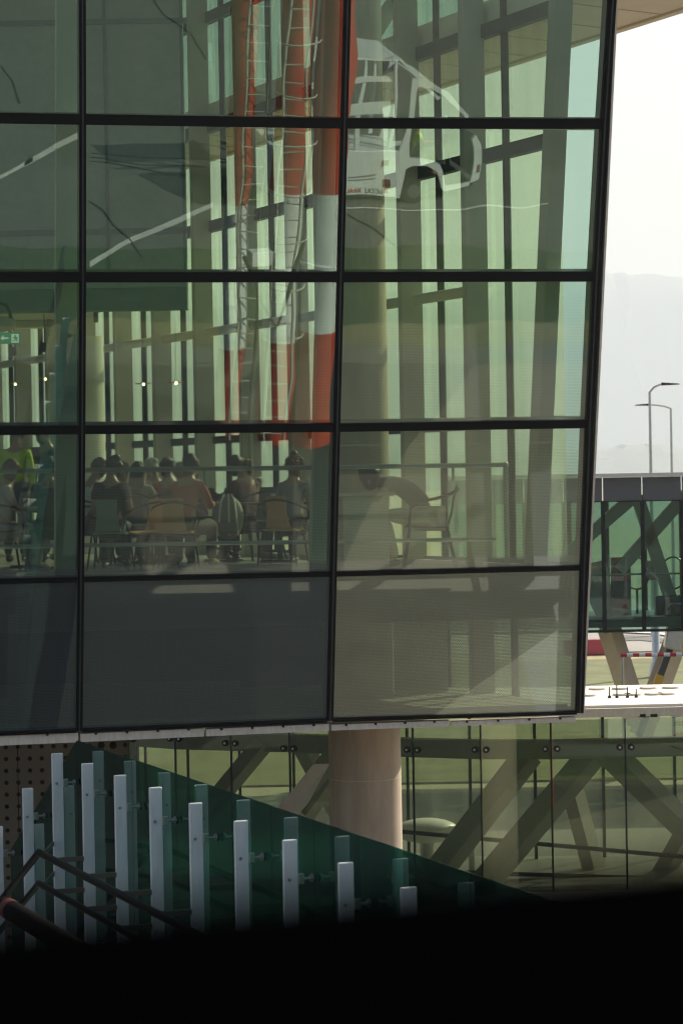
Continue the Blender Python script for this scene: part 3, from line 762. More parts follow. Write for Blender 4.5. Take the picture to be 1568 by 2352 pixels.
# things inside the bridge
def insd(name,label,cat,px0,px1,py0,py1,D,m,th=.3):
    a=P(px0,py1,D); b=P(px1,py0,D)
    return a,b
a=P(1405,1401,BD+.9); b=P(1447,1280,BD+.9)
t=thing('display_stand','tall grey display stand with dark red panels inside the footbridge','display',(a.x,a.y,zb+.3))
MB().box((a.x,BD+.9,zb+.3),(b.x,BD+1.15,b.z)).build('cabinet',mat('stand_grey',(.12,.13,.14),.5),t)
mr=mat('panel_red',(.50,.03,.05),.5)
for (u0,u1) in ((1282,1335),(1374,1400)):
    p=P(1409,u1,BD+.9); q=P(1443,u0,BD+.9)
    MB().box((p.x,BD+.87,p.z),(q.x,BD+.897,q.z)).build('red_panel',mr,t)
for k,(px,py) in enumerate(((1461,1317),(1545,1316))):
    c=P(px,py,BD+1.6); n=24
    pts=[c+V((math.cos(2*math.pi*i/n)*.32,0,math.sin(2*math.pi*i/n)*.40)) for i in range(n+1)]
    t=thing('hoop_rail',('round black hoop behind the red display stand','round black hoop at the right edge of the footbridge')[k],'rail',(c.x,c.y,c.z-.4))
    MB().tube(pts,.022,6,cap=False).build('hoop',M['blacksteel'],t,smooth=True)
    MB().tube([c+V((0,0,-.4)),V((c.x,c.y,zb+.3))],.03,8).build('stem',M['blacksteel'],t)
a=P(1505,1444,BD+.6); b=P(1600,1367,BD+.6)
t=thing('control_cabinet','dark control cabinet low in the footbridge at the right edge','cabinet',(a.x,BD+.6,zb+.3))
MB().box((a.x,BD+.45,zb+.3),(b.x,BD+.85,b.z)).build('cabinet_body',mat('cab_navy',(.03,.045,.06),.4),t,bevel=.02)
MB().box((a.x+.35,BD+.43,b.z-.22),(b.x,BD+.449,b.z-.17)).build('light_strip',M['white'],t)
MB().ball((P(1555,1410,BD).x,BD+.4,P(1555,1410,BD).z),.22,12,8).build('drum',M['rubber'],t,smooth=True)
# slanting equipment arm with yellow notice, left of the right leg
t=thing('loading_arm','dark loading arm with a yellow notice leaning against the right bridge leg','machine',(P(1500,1590,BD).x,BD,0))
pa,pb=P(1545,1455,BD+.7),P(1462,1690,BD+.7)
pa=pa-V((0,.3,0)); pb=pb-V((0,.3,0))
MB().beam(pa,pb,.16,.16,(0,1,0)).build('arm',mat('arm_dark',(.06,.06,.055),.5),t)
pc=pa.lerp(pb,.34); pd_=pa.lerp(pb,.62)
dd=(pb-pa).normalized(); sd=V((0,1,0)).cross(dd).normalized()
MB().obox((pc.lerp(pd_,.6)),sd*.10,V((0,.09,0)),(pd_-pc)*.40).build('notice',mat('notice_yellow',(.72,.42,.04),.5),t)
MB().obox(pa+dd*.1,V((.2,0,-.05)),V((0,.2,0)),V((.05,0,.28))).build('hinge_block',M['steel'],t,bevel=.03)
def text(name,s,size,origin,ux,uy,m,parent,ext=.003):
    cu=bpy.data.curves.new(name,'FONT'); cu.body=s; cu.size=size; cu.extrude=ext; o=bpy.data.objects.new(name,cu); COL.objects.link(o)
    bpy.context.view_layer.update(); me=bpy.data.meshes.new_from_object(o.evaluated_get(bpy.context.evaluated_depsgraph_get())); bpy.data.objects.remove(o)
    ux=V(ux).normalized();uy=V(uy).normalized();uz=ux.cross(uy); MM=Matrix((ux,uy,uz)).transposed().to_4x4(); MM.translation=V(origin)
    me.transform(MM); off=V((0,0,0)); q=parent
    while q is not None: off+=q.location; q=q.parent
    me.transform(Matrix.Translation(-off)); me.materials.append(m); me.name=name
    o=bpy.data.objects.new(name,me); COL.objects.link(o); o.parent=parent; return o
# tape / boom
t=thing('barrier_boom','red and white striped barrier boom in front of the lawn','barrier',P(1425,1505,60))
pa,pb=P(1424,1505,60),P(1650,1502,60); n=16
for k in range(n):
    MB().tube([pa.lerp(pb,k/n),pa.lerp(pb,(k+1)/n)],.045,8).build('stripe',mat('boom_red',(.55,.02,.03),.5) if k%2==0 else M['white'],t)
for q in (pa.lerp(pb,.02),pb): MB().tube([V((q.x,q.y+.05,0)),q+V((0,.05,0))],.03,8).build('post',M['steel'],t)
p=onz(1360,1500,.1)
t=thing('road_barrier','red plastic road barrier on the grey road beside the terminal corner','barrier',(p.x,p.y,.05))
mb=MB(); w=1.2
mb.prism([(-w,-.28,0),(-w,.28,0),(-w,.16,.62),(-w,-.16,.62)],(2*w-.35,0,0))
mb.build('shell',mat('barrier_red',(.55,.06,.08),.5,noise=.1),t,local=True,bevel=.03)
MB().box((-w-.04,-.1,.2),(-w-.0,.1,.45)).build('coupling',M['white'],t,local=True)
p=P(1505,1490,96); 
t=thing('signal_post','grey steel post with flared base on the lawn edge','post',(p.x,96,0))
MB().tube([V((p.x,96,0)),V((p.x,96,.5)),V((p.x,96,.6)),V((p.x,96,3.6))],[.3,.2,.15,.13],12).build('pole',M['steel'],t,smooth=True)
MB().box((p.x-.3,95.9,3.6),(p.x+.3,96.2,4.3)).build('head',M['inner'],t,bevel=.03)

# ================================================================== LOWER GLAZED PASSAGE
W=thing('glazed_passage','low green glass passage with diagonal steel braces and a white roof below the terminal','building',(2,34,0))
jx=[300,405,533,667,808,950,1106,1268,1438,1616,1800,1995]
jd=[32.4,31.9,31.6,31.3,30.9,30.5,30.15,30.0,30.05,30.1,30.2,30.3]
jd=[d*1.12 for d in jd]
ztop=P(1400,1640,jd[8]).z
jp=[P(x,1900,d) for x,d in zip(jx,jd)]
jp=[V((p.x,p.y,0)) for p in jp]
pn=V((.12,-.99,0))
ztg=P(1268,1660,jd[7]).z+.03
for k in range(len(jp)-1):
    a,b=jp[k],jp[k+1]; d=(b-a).normalized(); g=.006
    a2,b2=a+d*g,b-d*g
    MB().quad(a2+V((0,0,.3)),b2+V((0,0,.3)),b2+V((0,0,ztg)),a2+V((0,0,ztg))).build('glass_pane',G['lower'],W)
    nn=V((d.y,-d.x,0)); nn=nn if nn.y<0 else -nn
    MB().obox(a+V((0,0,(ztg+.3)/2))-nn*.02,d*.012,nn*.012,V((0,0,(ztg-.3)/2))).build('joint_seal',M['inner'],W)
    for q,s_ in ((a,1),(b,-1)):
        py={0:1697,1:1697,2:1707,3:1719,4:1722,5:1722,6:1722,7:1720,8:1716}.get(k if s_>0 else k+1,1716)
        zz=P(jx[k if s_>0 else k+1],py,jd[k if s_>0 else k+1]).z
        c=q+d*(.075*s_)+V((0,0,zz))
        MB().tube([c+nn*.03,c-nn*.02],.042,16).build('glass_clamp',M['rubber'],W,smooth=True)
        MB().tube([c+nn*.032,c+nn*.036],.016,10).build('clamp_bolt',M['steel'],W)
# head beam behind the glass, braces, roof, floor, rear glazing
def off(p,o): return V((p.x,p.y+o,0))
for k in range(len(jp)-1):
    a,b=off(jp[k],.45),off(jp[k+1],.45); zc_=ztg-.42
    MB().obox((a+b)/2+V((0,0,zc_)),(b-a)/2,V((0,.12,0)),V((0,0,.12))).build('head_beam',M['braceg'],W)
    a,b=off(jp[k],-.12),off(jp[k+1],-.12)
    MB().obox((a+b)/2+V((0,1.62,ztg+.16)),(b-a)/2,V((0,1.55,0)),V((0,0,.025))).build('roof_sheet',M['roofw'],W)
    MB().obox((a+b)/2+V((0,0,ztg+.095)),(b-a)/2,V((0,.03,0)),V((0,0,.055))).build('roof_edge',M['flash'],W)
    MB().obox((a+b)/2+V((0,1.7,2.02)),(b-a)/2,V((0,1.6,0)),V((0,0,.1))).build('passage_floor',M['floor'],W)
    a,b=off(jp[k],2.95),off(jp[k+1],2.95)
    MB().quad(a+V((0,0,2.1)),b+V((0,0,2.1)),b+V((0,0,ztg)),a+V((0,0,ztg))).build('rear_pane',G['rear'],W)
    MB().obox(a+V((0,0,(2.1+ztg)/2)),V((.02,0,0)),V((0,.03,0)),V((0,0,(ztg-2.1)/2))).build('rear_mullion',M['inner'],W)
def br(a,b,D,w=.24,dp=.22,m='braceg'):
    a,b=P(*a,D),P(*b,D); d=(b-a).normalized(); s1=V((0,1,0)); s1=(s1-d*s1.dot(d)).normalized()
    MB().beam(a,b,w,dp*.9,s1*.8+d.cross(s1)*.6).build('brace',M[m],W)
br((1215,1730),(950,2075),34.5,.30,.30); br((1362,1730),(1060,2090),34.2,.30,.30); br((1398,1728),(1620,1945),34.2,.28,.3)
br((1310,1800),(1385,2080),35.6,.26); br((604,1708),(440,1905),35.6,.22); br((790,1706),(640,1890),34.9,.2); br((692,1708),(790,1890),36,.22); br((818,1708),(700,1870),35.8,.22)
br((1620,1830),(1480,2080),35.4,.26)
MB().tube([V((jp[4].x,34.9,P(920,1898,34.9).z)),P(1568,1968,34.9),P(1900,1990,34.9)],.03,8).build('handrail',M['blacksteel'],W,smooth=True)
MB().tube([P(930,2000,34.8),P(1568,2020,34.8)],.03,8).build('lower_handrail',M['blacksteel'],W,smooth=True)
# roof details
for i,(px,py) in enumerate(((1372,1601),(1425,1600),(1489,1596),(1540,1594),(1350,1614),(1428,1613),(1453,1612),(1500,1611),(1530,1609))):
    c=P(px,py,jd[8]+2.4 if py<1605 else jd[8]+1.4); 
    MB().tube([V((c.x,c.y,ztg+.186)),V((c.x,c.y,ztg+.21))],[.13,.12],16).build('roof_vent',M['flash'],W,smooth=True)
for px,py,h in ((1399,1622,26),(1416,1620,30),(1440,1600,24),(1460,1598,20)):
    c=P(px,py,jd[8]+1.0); zz=ztg+.186
    MB().tube([V((c.x,c.y,zz)),V((c.x,c.y,zz+.03)),V((c.x,c.y,zz+.035)),V((c.x,c.y,zz+h*c.y/F))],[.022,.022,.009,.007],8).build('lightning_rod',M['rubber'],W)
for px in (1345,1473,1500,1560):
    c=P(px,1643,jd[8]-.1); MB().obox(c,V((.1 if px in(1345,1560) else .045,0,0)),V((0,.04,0)),V((0,0,.02))).build('edge_bracket',M['inner'] if px in(1473,1500) else M['flash'],W)
# white lantern-like capsules on the passage floor
for k,(px,py,D) in enumerate(((1067,1945,35.8),(900+1070-1067+40,1930,36.2))):
    pass
for lab,px,D,h in (('white rounded bollard light standing inside the passage',1068,35.6,.75),):
    c=P(px,1102,D); t=thing('bollard_light',lab,'lamp',(c.x,D,2.12))
    MB().tube([(0,0,0),(0,0,.42)],.045,12).build('post',M['white'],t,local=True,smooth=True)
    MB().ball((0,0,.52),.14,16,10,(1,1,.85)).build('head',M['white'],t,local=True,smooth=True)
c=P(965,1102,36.6); t=thing('white_seat','low white rounded seat shell on the passage floor','seat',(c.x,36.6,2.12))
MB().ball((0,0,.42),.42,20,10,(1.1,.8,.42)).build('shell',M['white'],t,local=True,smooth=True)
MB().tube([(0,0,0),(0,0,.3)],.1,12).build('stand',M['steel'],t,local=True,smooth=True)
# perforated metal wall to the left
PD=32.6*1.12
def perfmat():
    m=bpy.data.materials.new('perforated_metal'); m.use_nodes=True; nt=m.node_tree; N=nt.nodes; L=nt.links; b=N['Principled BSDF']
    b.inputs['Base Color'].default_value=(.19,.165,.14,1); b.inputs['Roughness'].default_value=.6
    uv=N.new('ShaderNodeUVMap'); sp_=N.new('ShaderNodeSeparateXYZ'); L.new(uv.outputs[0],sp_.inputs[0]); u,v=sp_.outputs[0],sp_.outputs[1]
    a=mth(nt,'SUBTRACT',mth(nt,'FRACT',mth(nt,'ADD',u,100.5)),.5); c=mth(nt,'SUBTRACT',mth(nt,'FRACT',mth(nt,'ADD',v,100.5)),.5)
    d=mth(nt,'SQRT',mth(nt,'ADD',mth(nt,'MULTIPLY',a,a),mth(nt,'MULTIPLY',c,c)))
    big=mth(nt,'MULTIPLY',mth(nt,'GREATER_THAN',u,7.5),mth(nt,'LESS_THAN',u,9.5))
    rr=mth(nt,'ADD',mth(nt,'MULTIPLY',big,.12),.185)
    hole=mth(nt,'LESS_THAN',d,rr); tr=N.new('ShaderNodeBsdfTransparent'); mx=N.new('ShaderNodeMixShader')
    L.new(hole,mx.inputs[0]); L.new(b.outputs[0],mx.inputs[1]); L.new(tr.outputs[0],mx.inputs[2]); L.new(mx.outputs[0],N['Material Output'].inputs[0])
    return m
PW=thing('perforated_wall','grey brown metal wall punched with rows of round holes behind the glass balustrade','wall',(-4,PD,0))
pm=perfmat()
def perfuv(p):
    x,y=proj(p); 
    o=P(14,1716,PD); sx=27.4*PD/F
    return ((p.x-o.x)/sx,(p.z-o.z)/sx)
for (x0,x1) in ((-2600,-1000),(-997,-262)):  # plain panels added out of view to darken the balustrade reflection
    a=P(x0,1760,PD).x; b=P(x1,1760,PD).x
    MB().box((a,PD-.01,.5),(b,PD+.01,5.0)).build('unseen_panel',mat('unseen_panel',(.13,.13,.115),.7,noise=.1),PW)
for (x0,x1) in ((-260,40.5),(42.5,313)):
    a=P(x0,1760,PD).x; b=P(x1,1760,PD).x
    MB().quad((a,PD,.5),(b,PD,.5),(b,PD,5.0),(a,PD,5.0)).build('panel',pm,PW,uvf=perfuv)
a=P(-2600,1760,PD).x; b=P(313,1760,PD).x
MB().box((a,PD+.12,.2),(b,PD+.2,5.0)).build('backing',M['dark'],PW)
MB().box((b+.004,PD-.02,.2),(b+.03,PD+.2,5.0)).build('edge_trim',M['dark'],PW)

# ================================================================== GLASS BALUSTRADE WITH WHITE POSTS
rdir=V((-.354,.935,0)).normalized(); rn=V((.935,.354,0)).normalized()
def Dk(px): return 6.30/((px-784)/F+.3786)
FB=thing('glass_balustrade','row of flat white posts clamped to dark green glass sheets beside the steps','balustrade',(-1,20,0))
fins=[(-5,1898,11),(64,1810,22),(131.5,1730,23),(201,1753,23),(276,1780,24),(357,1808,24),(449,1844,26),(553,1884.6,27),(665,1928.5,30),(793,1980.5,31.6),(937,2036.5,33),(1105,2100,36)]
tops=[]
for i,(px,py,w) in enumerate(fins):
    D=Dk(px); tp=P(px,py,D); tops.append(tp)
    hw=.052
    post=MB().obox(V((tp.x,tp.y,(tp.z+1.2)/2)),rn*hw,rdir*.013,V((0,0,(tp.z-1.2)/2))).build('post',mat('post_paint',(.78,.79,.80),.45,noise=.08,nscale=5,stretch=(3,3,.6)),FB,bevel=.006)
    for dz in (.27,2.05,2.5,):
        c=V((tp.x,tp.y,tp.z-dz))-rdir*.014-rn*.012
        MB().tube([c,c-rdir*.005],.012,12).build('screw',M['steel'],post)
    # clamp
    c=V((tp.x,tp.y,tp.z-.27))+rn*hw
    MB().obox(c+rn*.022,rn*.022,rdir*.015,V((0,0,.035))).build('bracket',M['steel'],FB,bevel=.004)
    MB().tube([c+rn*.04,c+rn*.125],.010,8).build('clamp_rod',M['steel'],FB,smooth=True)
    for e in (.085,.10,.118): MB().tube([c+rn*e,c+rn*(e+.008)],.030 if e>.09 else .02,14).build('clamp_disc',M['rubber'] if e>.11 else M['steel'],FB,smooth=True)
gofs=rn*.19
ap=V((tops[2].x,tops[2].y,0))
# glass sheets: descending part on the left, level part on the right
zg=5.19
ends=[]
def gpt(t): return V((ap.x,ap.y,0))+(-rdir)*t+gofs
for k in range(-3,12):
    t0,t1=k*.885-.02,(k+1)*.885-.02
    def zt_(t): return zg if t>=-.02 else zg+(t+.02)*.50
    a,b=gpt(t0+.004),gpt(t1-.004)
    MB().hexa([a+V((0,0,1)),b+V((0,0,1)),b+rn*.012+V((0,0,1)),a+rn*.012+V((0,0,1))],[a+V((0,0,zt_(t0))),b+V((0,0,zt_(t1))),b+rn*.012+V((0,0,zt_(t1))),a+rn*.012+V((0,0,zt_(t0)))]).build('glass_sheet',G['fence'],FB)
# step structure far below
MB().prism([gpt(-3)+V((0,0,0))+rn*.2,gpt(11)+rn*.2,gpt(11)+rn*2.6,gpt(-3)+rn*2.6],(0,0,2.1)).build('landing',M['dark'],FB)
# handrails
HR=thing('stair_handrail','glossy black double handrail bending down at the lower left in front of the white posts','handrail',(-2,20,0))
def Dh(px): return 5.95/((px-784)/F+.3786)
def hp_(px,py,z=None): return P(px,py,Dh(px))
c0=hp_(90,1958); d=-rdir
def along(c,L_): return c+d*L_
l0=hp_(0,2072)
dn=(l0-c0).normalized()
MB().tube([c0+dn*4,c0+dn*.06,c0,c0+d*.06,c0+d*14],.032,14).build('top_rail',M['blacksteel'],HR,smooth=True)
c1_=hp_(90,2029); 
MB().tube([c1_+dn*4,c1_+dn*.06,c1_,c1_+d*.06,c1_+d*14],.028,14).build('lower_rail',M['blacksteel'],HR,smooth=True)
for i in (2,3,4,5,6,7,8):
    q=tops[i]; t_=(V((q.x,q.y,0))-V((c0.x,c0.y,0))).dot(d)
    for c,rz in ((c0,.0),(c1_,.0)):
        a=c+d*max(t_,.1)+V((0,0,-.02)); b=V((q.x,q.y,a.z))-rn*.05
        MB().obox((a+b)/2,(b-a)/2,d*.018,V((0,0,.02))).build('bracket',mat('bracket_bronze',(.12,.105,.08),.5),HR)
# thick padded tube at the lower left
t=thing('padded_pipe','thick dull pipe end with a red band at the lower left below the handrail','pipe',P(20,2095,19))
pa=P(12,2082,19.4); pb=P(190,2190,17.5)
MB().tube([pa,pb],.075,20).build('pipe',mat('pipe_grey',(.008,.008,.008),.8,noise=.2,spec=.03),t,smooth=True)
MB().tube([pa.lerp(pb,.05),pa.lerp(pb,.11)],.078,20).build('red_band',mat('band_red',(.10,.01,.01),.5),t,smooth=True)

# ================================================================== VIEWPOINT LEDGE (the dark blurred sill the photo was taken over)
LD=thing('viewing_ledge','matt black ledge close to the camera, out of focus along the bottom','ledge',(0,.6,6.5))
dl=ray(0,2105); dr=ray(1568,1968)
zl=CZ-.078
pl=CAM+dl*((zl-CZ)/dl.z); pr=CAM+dr*((zl-CZ)/dr.z)
d=(pr-pl).normalized(); n=V((-d.y,d.x,0))
mid=(pl+pr)/2
a=mid-d*1.6; b=mid+d*1.6
mb=MB(); mb.prism([a,b,b-n*1.0,a-n*1.0],(0,0,-.35)); mb.build('ledge_top',M['black'],LD)
mb=MB(); mb.prism([a-n*.05+V((0,0,-.352)),b-n*.05+V((0,0,-.352)),b-n*.95+V((0,0,-.352)),a-n*.95+V((0,0,-.352))],(0,0,-7.0)); mb.build('ledge_wall',mat('ledge_wall',(.05,.05,.05),.8),LD)

# ================================================================== WORLD SEEN MIRRORED IN THE GLASS
def solve_z(X,Y,py):
    lo_,hi_=-3,25
    for _ in range(50):
        m_=(lo_+hi_)/2
        if proj(mirror((X,Y,m_)))[1]>py: lo_=m_
        else: hi_=m_
    return (lo_+hi_)/2
def vis_w(px,D):  # metres per pixel at virtual depth D
    return D/F
mg='red and white banded masts'
VD=44.5
for k,(px,w,y1,y2,lab,lad) in enumerate(((547,66,462,792,'leftmost red and white banded mast mirrored in the glass',True),(664,84,432,775,'middle red and white banded mast with a caged ladder mirrored in the glass',True),(749,86,438,748,'rightmost red and white banded mast mirrored in the glass',False))):
    c=mirror(P(px,440,VD)); X,Y=c.x,c.y
    z1=solve_z(X,Y,y1); z2=solve_z(X,Y,y2); ztop_=solve_z(X,Y,-260)
    r=w/2*VD/F
    t=thing('banded_mast',lab,'mast',(X,Y,0),mg)
    MB().tube([(X,Y,0),(X,Y,z2)],[r*1.1,r],24).build('lower_red_band',M['red'],t,smooth=True)
    MB().tube([(X,Y,z2),(X,Y,z1)],r,24).build('white_band',M['mwhite'],t,smooth=True)
    MB().tube([(X,Y,z1),(X,Y,ztop_)],[r,r*.9],24).build('upper_red_band',M['red'],t,smooth=True)
    MB().tube([(X,Y,z1+ (z2-z1)*.55),(X,Y,z1+(z2-z1)*.55+.05)],r*1.12,24).build('flange',M['mwhite'],t,smooth=True)
    if lad:
        dirf=(V((F0.x,F0.y,0))-V((X,Y,0))).normalized(); sd=V((-dirf.y,dirf.x,0))
        sd=sd*(-1 if k==0 else 1)
        base=V((X,Y,0))+dirf*(r+.18)+ (sd*(r*.9) if k==0 else sd*0)
        for s_ in (-1,1):
            MB().tube([base+sd*s_*.19,base+sd*s_*.19+V((0,0,ztop_))],.025,6).build('ladder_rail',M['tubep'],t)
        mb=MB(); z=.3
        while z<ztop_: mb.tube([base-sd*.19+V((0,0,z)),base+sd*.19+V((0,0,z))],.013,5); z+=.3
        o=mb.build('rungs',M['tubep'],t)
        if k==1:
            z=2.2
            while z<ztop_:
                pts=[base+sd*(.36*math.cos(q))+dirf*(.42*math.sin(q))+V((0,0,z)) for q in [math.pi*i/8 for i in range(9)]]
                MB().tube(pts,.016,5).build('cage_hoop',M['tubep'],t); z+=.85
# flexible hoses slung between the masts
a=mirror(P(700,560,35)); b=mirror(P(560,590,35)); c=mirror(P(640,700,35))
t=thing('slung_hose','dark hose hanging between the banded masts','hose',a)
MB().tube([a,a.lerp(c,.5)+V((0,0,-.25)),c+V((0,0,-.3)),c.lerp(b,.5)+V((0,0,-.25)),b],.028,8).build('hose',M['rubber'],t,smooth=True)
t=thing('junction_box','white junction box with a bracket between the banded masts','box',mirror(P(600,590,35)))
c=mirror(P(598,592,35)); MB().obox(c,V((.16,0,0)),V((0,.1,0)),V((0,0,.11))).build('box',M['mwhite'],t,bevel=.01)
MB().tube([c,V((c.x,c.y,0))],.035,8).build('bracket_post',M['steel'],t)
# vehicle: front wheel touches the ground at pixel (952,458)
g1=refl_ground(952,459); g2=refl_ground(800,466); fw=(g1-g2); fw.z=0; k_=fw.length/152; fw.normalize()
up=V((0,0,1)); inw=V((fw.y,-fw.x,0))
if inw.dot(F0-g1)>0: inw=-inw       # points away from the facade (into the vehicle)
tow=thing('apron_vehicle','white open-cab airport service vehicle mirrored in the upper right panes','vehicle',g1)
# the ground is seen from above, so picture height is foreshortened
vh=proj(mirror(g1))[1]-proj(mirror(g1+V((0,0,1))))[1]; KZ=1/vh
def vp(px,py,dep=0): return g1+fw*((px-952)*k_)+up*((459-py)*KZ)+inw*dep
def plate(name,pts,d0,th,m,bev=0.0,par=None):
    return MB().prism([vp(x,y,d0) for x,y in pts],inw*th).build(name,m,par or tow,bevel=bev)
WD=1.7
plate('rear_body',[(640,445),(912,445),(914,356),(880,350),(790,341),(640,338)],0,WD,M['mwhite'],.02)
for d0 in (0,WD-.07):
    plate('cab_side',[(908,446),(919,446),(926,420),(934,398),(948,391),(975,389),(992,398),(1004,430),(1012,438),(1072,434),(1072,425),(1018,427),(1012,424),(1004,396),(998,384),(985,378),(943,376),(936,340),(934,300),(938,240),(942,212),(948,199),(980,199),(1003,214),(1014,230),(1050,262),(1058,272),(1064,266),(1036,238),(1013,208),(990,192),(950,180),(932,180),(926,215),(921,300),(914,356)],d0,.07,M['mwhite'])
    plate('front_corner',[(1068,322),(1077,308),(1090,335),(1097,380),(1097,424),(1073,428),(1074,380),(1071,345)],d0,.09,M['mwhite'])
plate('nose',[(1078,312),(1089,335),(1096,380),(1096,423),(1086,423),(1084,345)],.1,WD-.2,mat('screen_dark',(.10,.12,.12),.15))
plate('cab_roof',[(948,181),(990,192),(1013,208),(1010,212),(985,197),(946,187)],.08,WD-.16,M['mwhite'])
plate('cab_floor',[(925,446),(1085,440),(1085,433),(925,437)],.08,WD-.16,M['rubber'])
plate('rear_canopy',[(700,134),(900,129),(925,155),(921,159),(897,135),(700,141)],.05,WD-.1,M['mwhite'])
plate('side_stripe',[(650,232),(875,232),(875,256),(650,258)],-.0,.05,M['mwhite'])
plate('roof_rail',[(650,180),(870,178),(878,190),(868,192),(650,190)],0,.06,M['mwhite'])
for px in (700,806,889):
    for d0 in (.02,WD-.08): plate('canopy_post',[(px-4,345),(px+4,345),(px+3,135),(px-3,135)],d0,.06,M['mwhite'])
plate('chassis',[(640,452),(912,452),(912,444),(640,444)],.1,WD-.2,mat('chassis_tan',(.18,.14,.11),.7))
for px in (952,715):
    for d0 in (.02,WD-.22):
        c=vp(px,432.5,d0); rr=26*KZ
        w_=MB().tube([c,c+inw*.2],rr,24).build('wheel',M['rubber'],tow,smooth=True)
        MB().tube([c-inw*.008,c+inw*.03],rr*.52,20).build('rim',M['steel'],w_,smooth=True)
for (x,y) in ((882,382),(887,418),(1090,397)):
    plate('lamp_unit',[(x-9,y-6),(x+9,y-6),(x+9,y+6),(x-9,y+6)] if x<1000 else [(x-4,y-8),(x+4,y-8),(x+4,y+8),(x-4,y+8)],-.02,.03,mat('lens_amber',(.25,.14,.08),.3))
plate('seat',[(948,378),(1000,378),(1000,368),(958,368),(956,318),(946,318)],.3,.5,mat('seat_dark',(.05,.05,.05),.7))
plate('steering_column',[(1040,430),(1046,430),(1034,335),(1028,335)],.55,.1,M['rubber'])
plate('panel_line',[(796,402),(858,402),(858,404.5),(796,404.5)],-.012,.012,mat('print_grey',(.25,.25,.26),.5))
plate('panel_line',[(796,409),(858,409),(858,411),(796,411)],-.012,.012,MATS['print_grey'])
# lettering on the flank reads the right way round in the street, so it comes out reversed in the glass
size=13*KZ*1.3
try:
    text('flank_lettering','UCOU',size*.85,vp(876,439,-.012),-fw,up,MATS['print_grey'],tow)
    text('flank_lettering','RRAL',size*.85,vp(826,439,-.012),-fw,up,mat('print_red',(.6,.09,.05),.5),tow)
except Exception as e: print('text',e)
plate('logo_dot',[(880,428),(889,428),(889,436),(880,436)],-.012,.012,mat('print_red',(.6,.09,.05),.5))
# driver
drv=person('driver in a yellow high visibility vest at the wheel of the white apron vehicle',tuple(vp(966,378,.55)-V((0,0,.44))),math.atan2(fw.y,fw.x)-R(90),(.55,.85,.03),(.10,.12,.03),DH,None,arms='table',sleeves=True,hairstyle='short')
drv.location.z=vp(966,378).z-.42
# apron surfaces
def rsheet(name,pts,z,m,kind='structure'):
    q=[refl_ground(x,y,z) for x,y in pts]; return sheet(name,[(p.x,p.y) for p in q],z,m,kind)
rsheet('lawn',[(-1500,574),(760,572),(1000,562),(1250,580),(2600,585),(2600,742),(-1500,742)],.012,mat('dark_lawn',(.05,.085,.035),.95,noise=.3,nscale=1))  # grass in a darker green than the far lawn
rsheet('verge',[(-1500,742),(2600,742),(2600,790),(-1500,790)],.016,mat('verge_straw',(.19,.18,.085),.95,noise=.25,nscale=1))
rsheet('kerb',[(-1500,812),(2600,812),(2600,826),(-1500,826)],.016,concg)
rsheet('road',[(-1500,835),(2600,835),(2600,2600),(-1500,2600)],.012,mat('dark_near_ground',(.045,.047,.05),.9,noise=.25,nscale=1.2))  # darker ground tone near the foot of the building
rsheet('shadow_edged_apron',[(1090,835),(2600,835),(2600,2500),(735,2500),(758,1650),(772,1330),(900,1090),(1000,960)],.018,mat('warm_concrete',(.24,.20,.155),.9,noise=.15,nscale=1.2))  # paler concrete; its slanting edge draws a diagonal shadow line in colour
def rline(x0,y0,x1,y1,w):
    rsheet('painted_line',[(x0,y0-w/2),(x1,y1-w/2),(x1,y1+w/2),(x0,y0+w/2)],.02,paint)
rline(-60,440,80,360,12); rline(60,372,175,312,14); rline(200,606,300,552,12); rline(300,552,480,462,14); rline(780,477,1250,479,3)
rsheet('painted_shadow',[(320,408),(350,402),(560,396),(700,400),(700,470),(560,470),(450,458),(385,446),(350,425)],.012,mat('shadow_crack_dark',(.03,.035,.035),.8))  # wing shadow on the apron, painted as a dark patch
for pts in ([(200,350),(300,356),(420,362),(520,372)],[(200,362),(330,378),(470,382)],[(200,372),(300,382),(380,402)],[(330,-40),(370,30),(440,80),(480,140)],[(205,455),(235,478),(262,512),(300,545),(330,590)],[(800,490),(860,530),(900,560),(930,600)],[(0,150),(35,190),(50,240)]):  # first three draw the cables of the painted shadow, the others are cracks
    q=[refl_ground(x,y,.03) for x,y in pts]
    o=MB().tube([V((p.x,p.y,.012)) for p in q],.022,5).build('crack_cable_line',MATS['shadow_crack_dark']); o['kind']='structure'
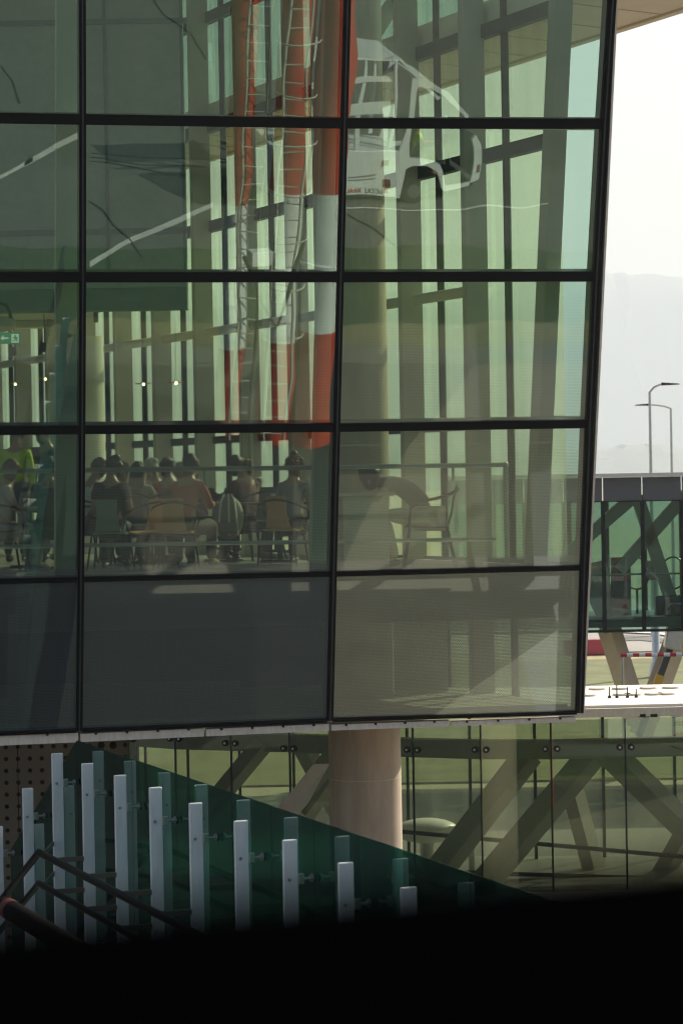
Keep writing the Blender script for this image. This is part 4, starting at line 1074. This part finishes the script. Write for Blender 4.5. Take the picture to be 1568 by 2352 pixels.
if True:
    # haze
    hz=MB().box((-5500,-600,-30),(9000,11800,760))
    m=bpy.data.materials.new('haze_air'); m.use_nodes=True; nt=m.node_tree; nt.nodes.remove(nt.nodes['Principled BSDF'])
    pv=nt.nodes.new('ShaderNodeVolumePrincipled'); pv.inputs['Color'].default_value=(.70,.77,.85,1); pv.inputs['Density'].default_value=.00022; pv.inputs['Anisotropy'].default_value=.1
    nt.links.new(pv.outputs[0],nt.nodes['Material Output'].inputs['Volume'])
    o=hz.build('haze',m); o['kind']='stuff'

# ================================================================== LIGHT, SKY, CAMERA
AZ,EL=R(42),R(33)
sdir=V((math.sin(AZ)*math.cos(EL),math.cos(AZ)*math.cos(EL),math.sin(EL)))
sl=bpy.data.lights.new('sun','SUN'); sl.energy=5.0; sl.angle=R(.5); sl.color=(1,.90,.74); so=bpy.data.objects.new('sun',sl); COL.objects.link(so)
so.rotation_euler=sdir.to_track_quat('Z','Y').to_euler()
w=bpy.data.worlds.new('World'); bpy.context.scene.world=w; w.use_nodes=True; nt=w.node_tree
sky=nt.nodes.new('ShaderNodeTexSky'); sky.sky_type='NISHITA'; sky.sun_disc=False; sky.sun_elevation=EL; sky.sun_rotation=AZ; sky.dust_density=3.5; sky.air_density=1.0; sky.ozone_density=1
nt.links.new(sky.outputs[0],nt.nodes['Background'].inputs[0]); nt.nodes['Background'].inputs[1].default_value=.065
cam=bpy.data.cameras.new('camera'); co=bpy.data.objects.new('camera',cam); COL.objects.link(co); bpy.context.scene.camera=co
co.location=CAM; co.rotation_euler=CAMM.to_euler()
cam.sensor_fit='VERTICAL'; cam.sensor_height=36; cam.lens=F/2352*36; cam.clip_start=.05; cam.clip_end=20000
cam.dof.use_dof=True; cam.dof.focus_distance=27.5; cam.dof.aperture_fstop=(F/2352*36/1000)/.015
sc=bpy.context.scene
sc.view_settings.view_transform='Standard'; sc.view_settings.look='None'; sc.view_settings.exposure=1.0; sc.view_settings.gamma=1
sc.render.engine='CYCLES'
cy=sc.cycles; cy.max_bounces=12; cy.transparent_max_bounces=32; cy.diffuse_bounces=4; cy.glossy_bounces=4; cy.volume_bounces=1; cy.caustics_reflective=False; cy.caustics_refractive=False
cy.use_denoising=True; cy.sample_clamp_indirect=6; cy.filter_width=1.2
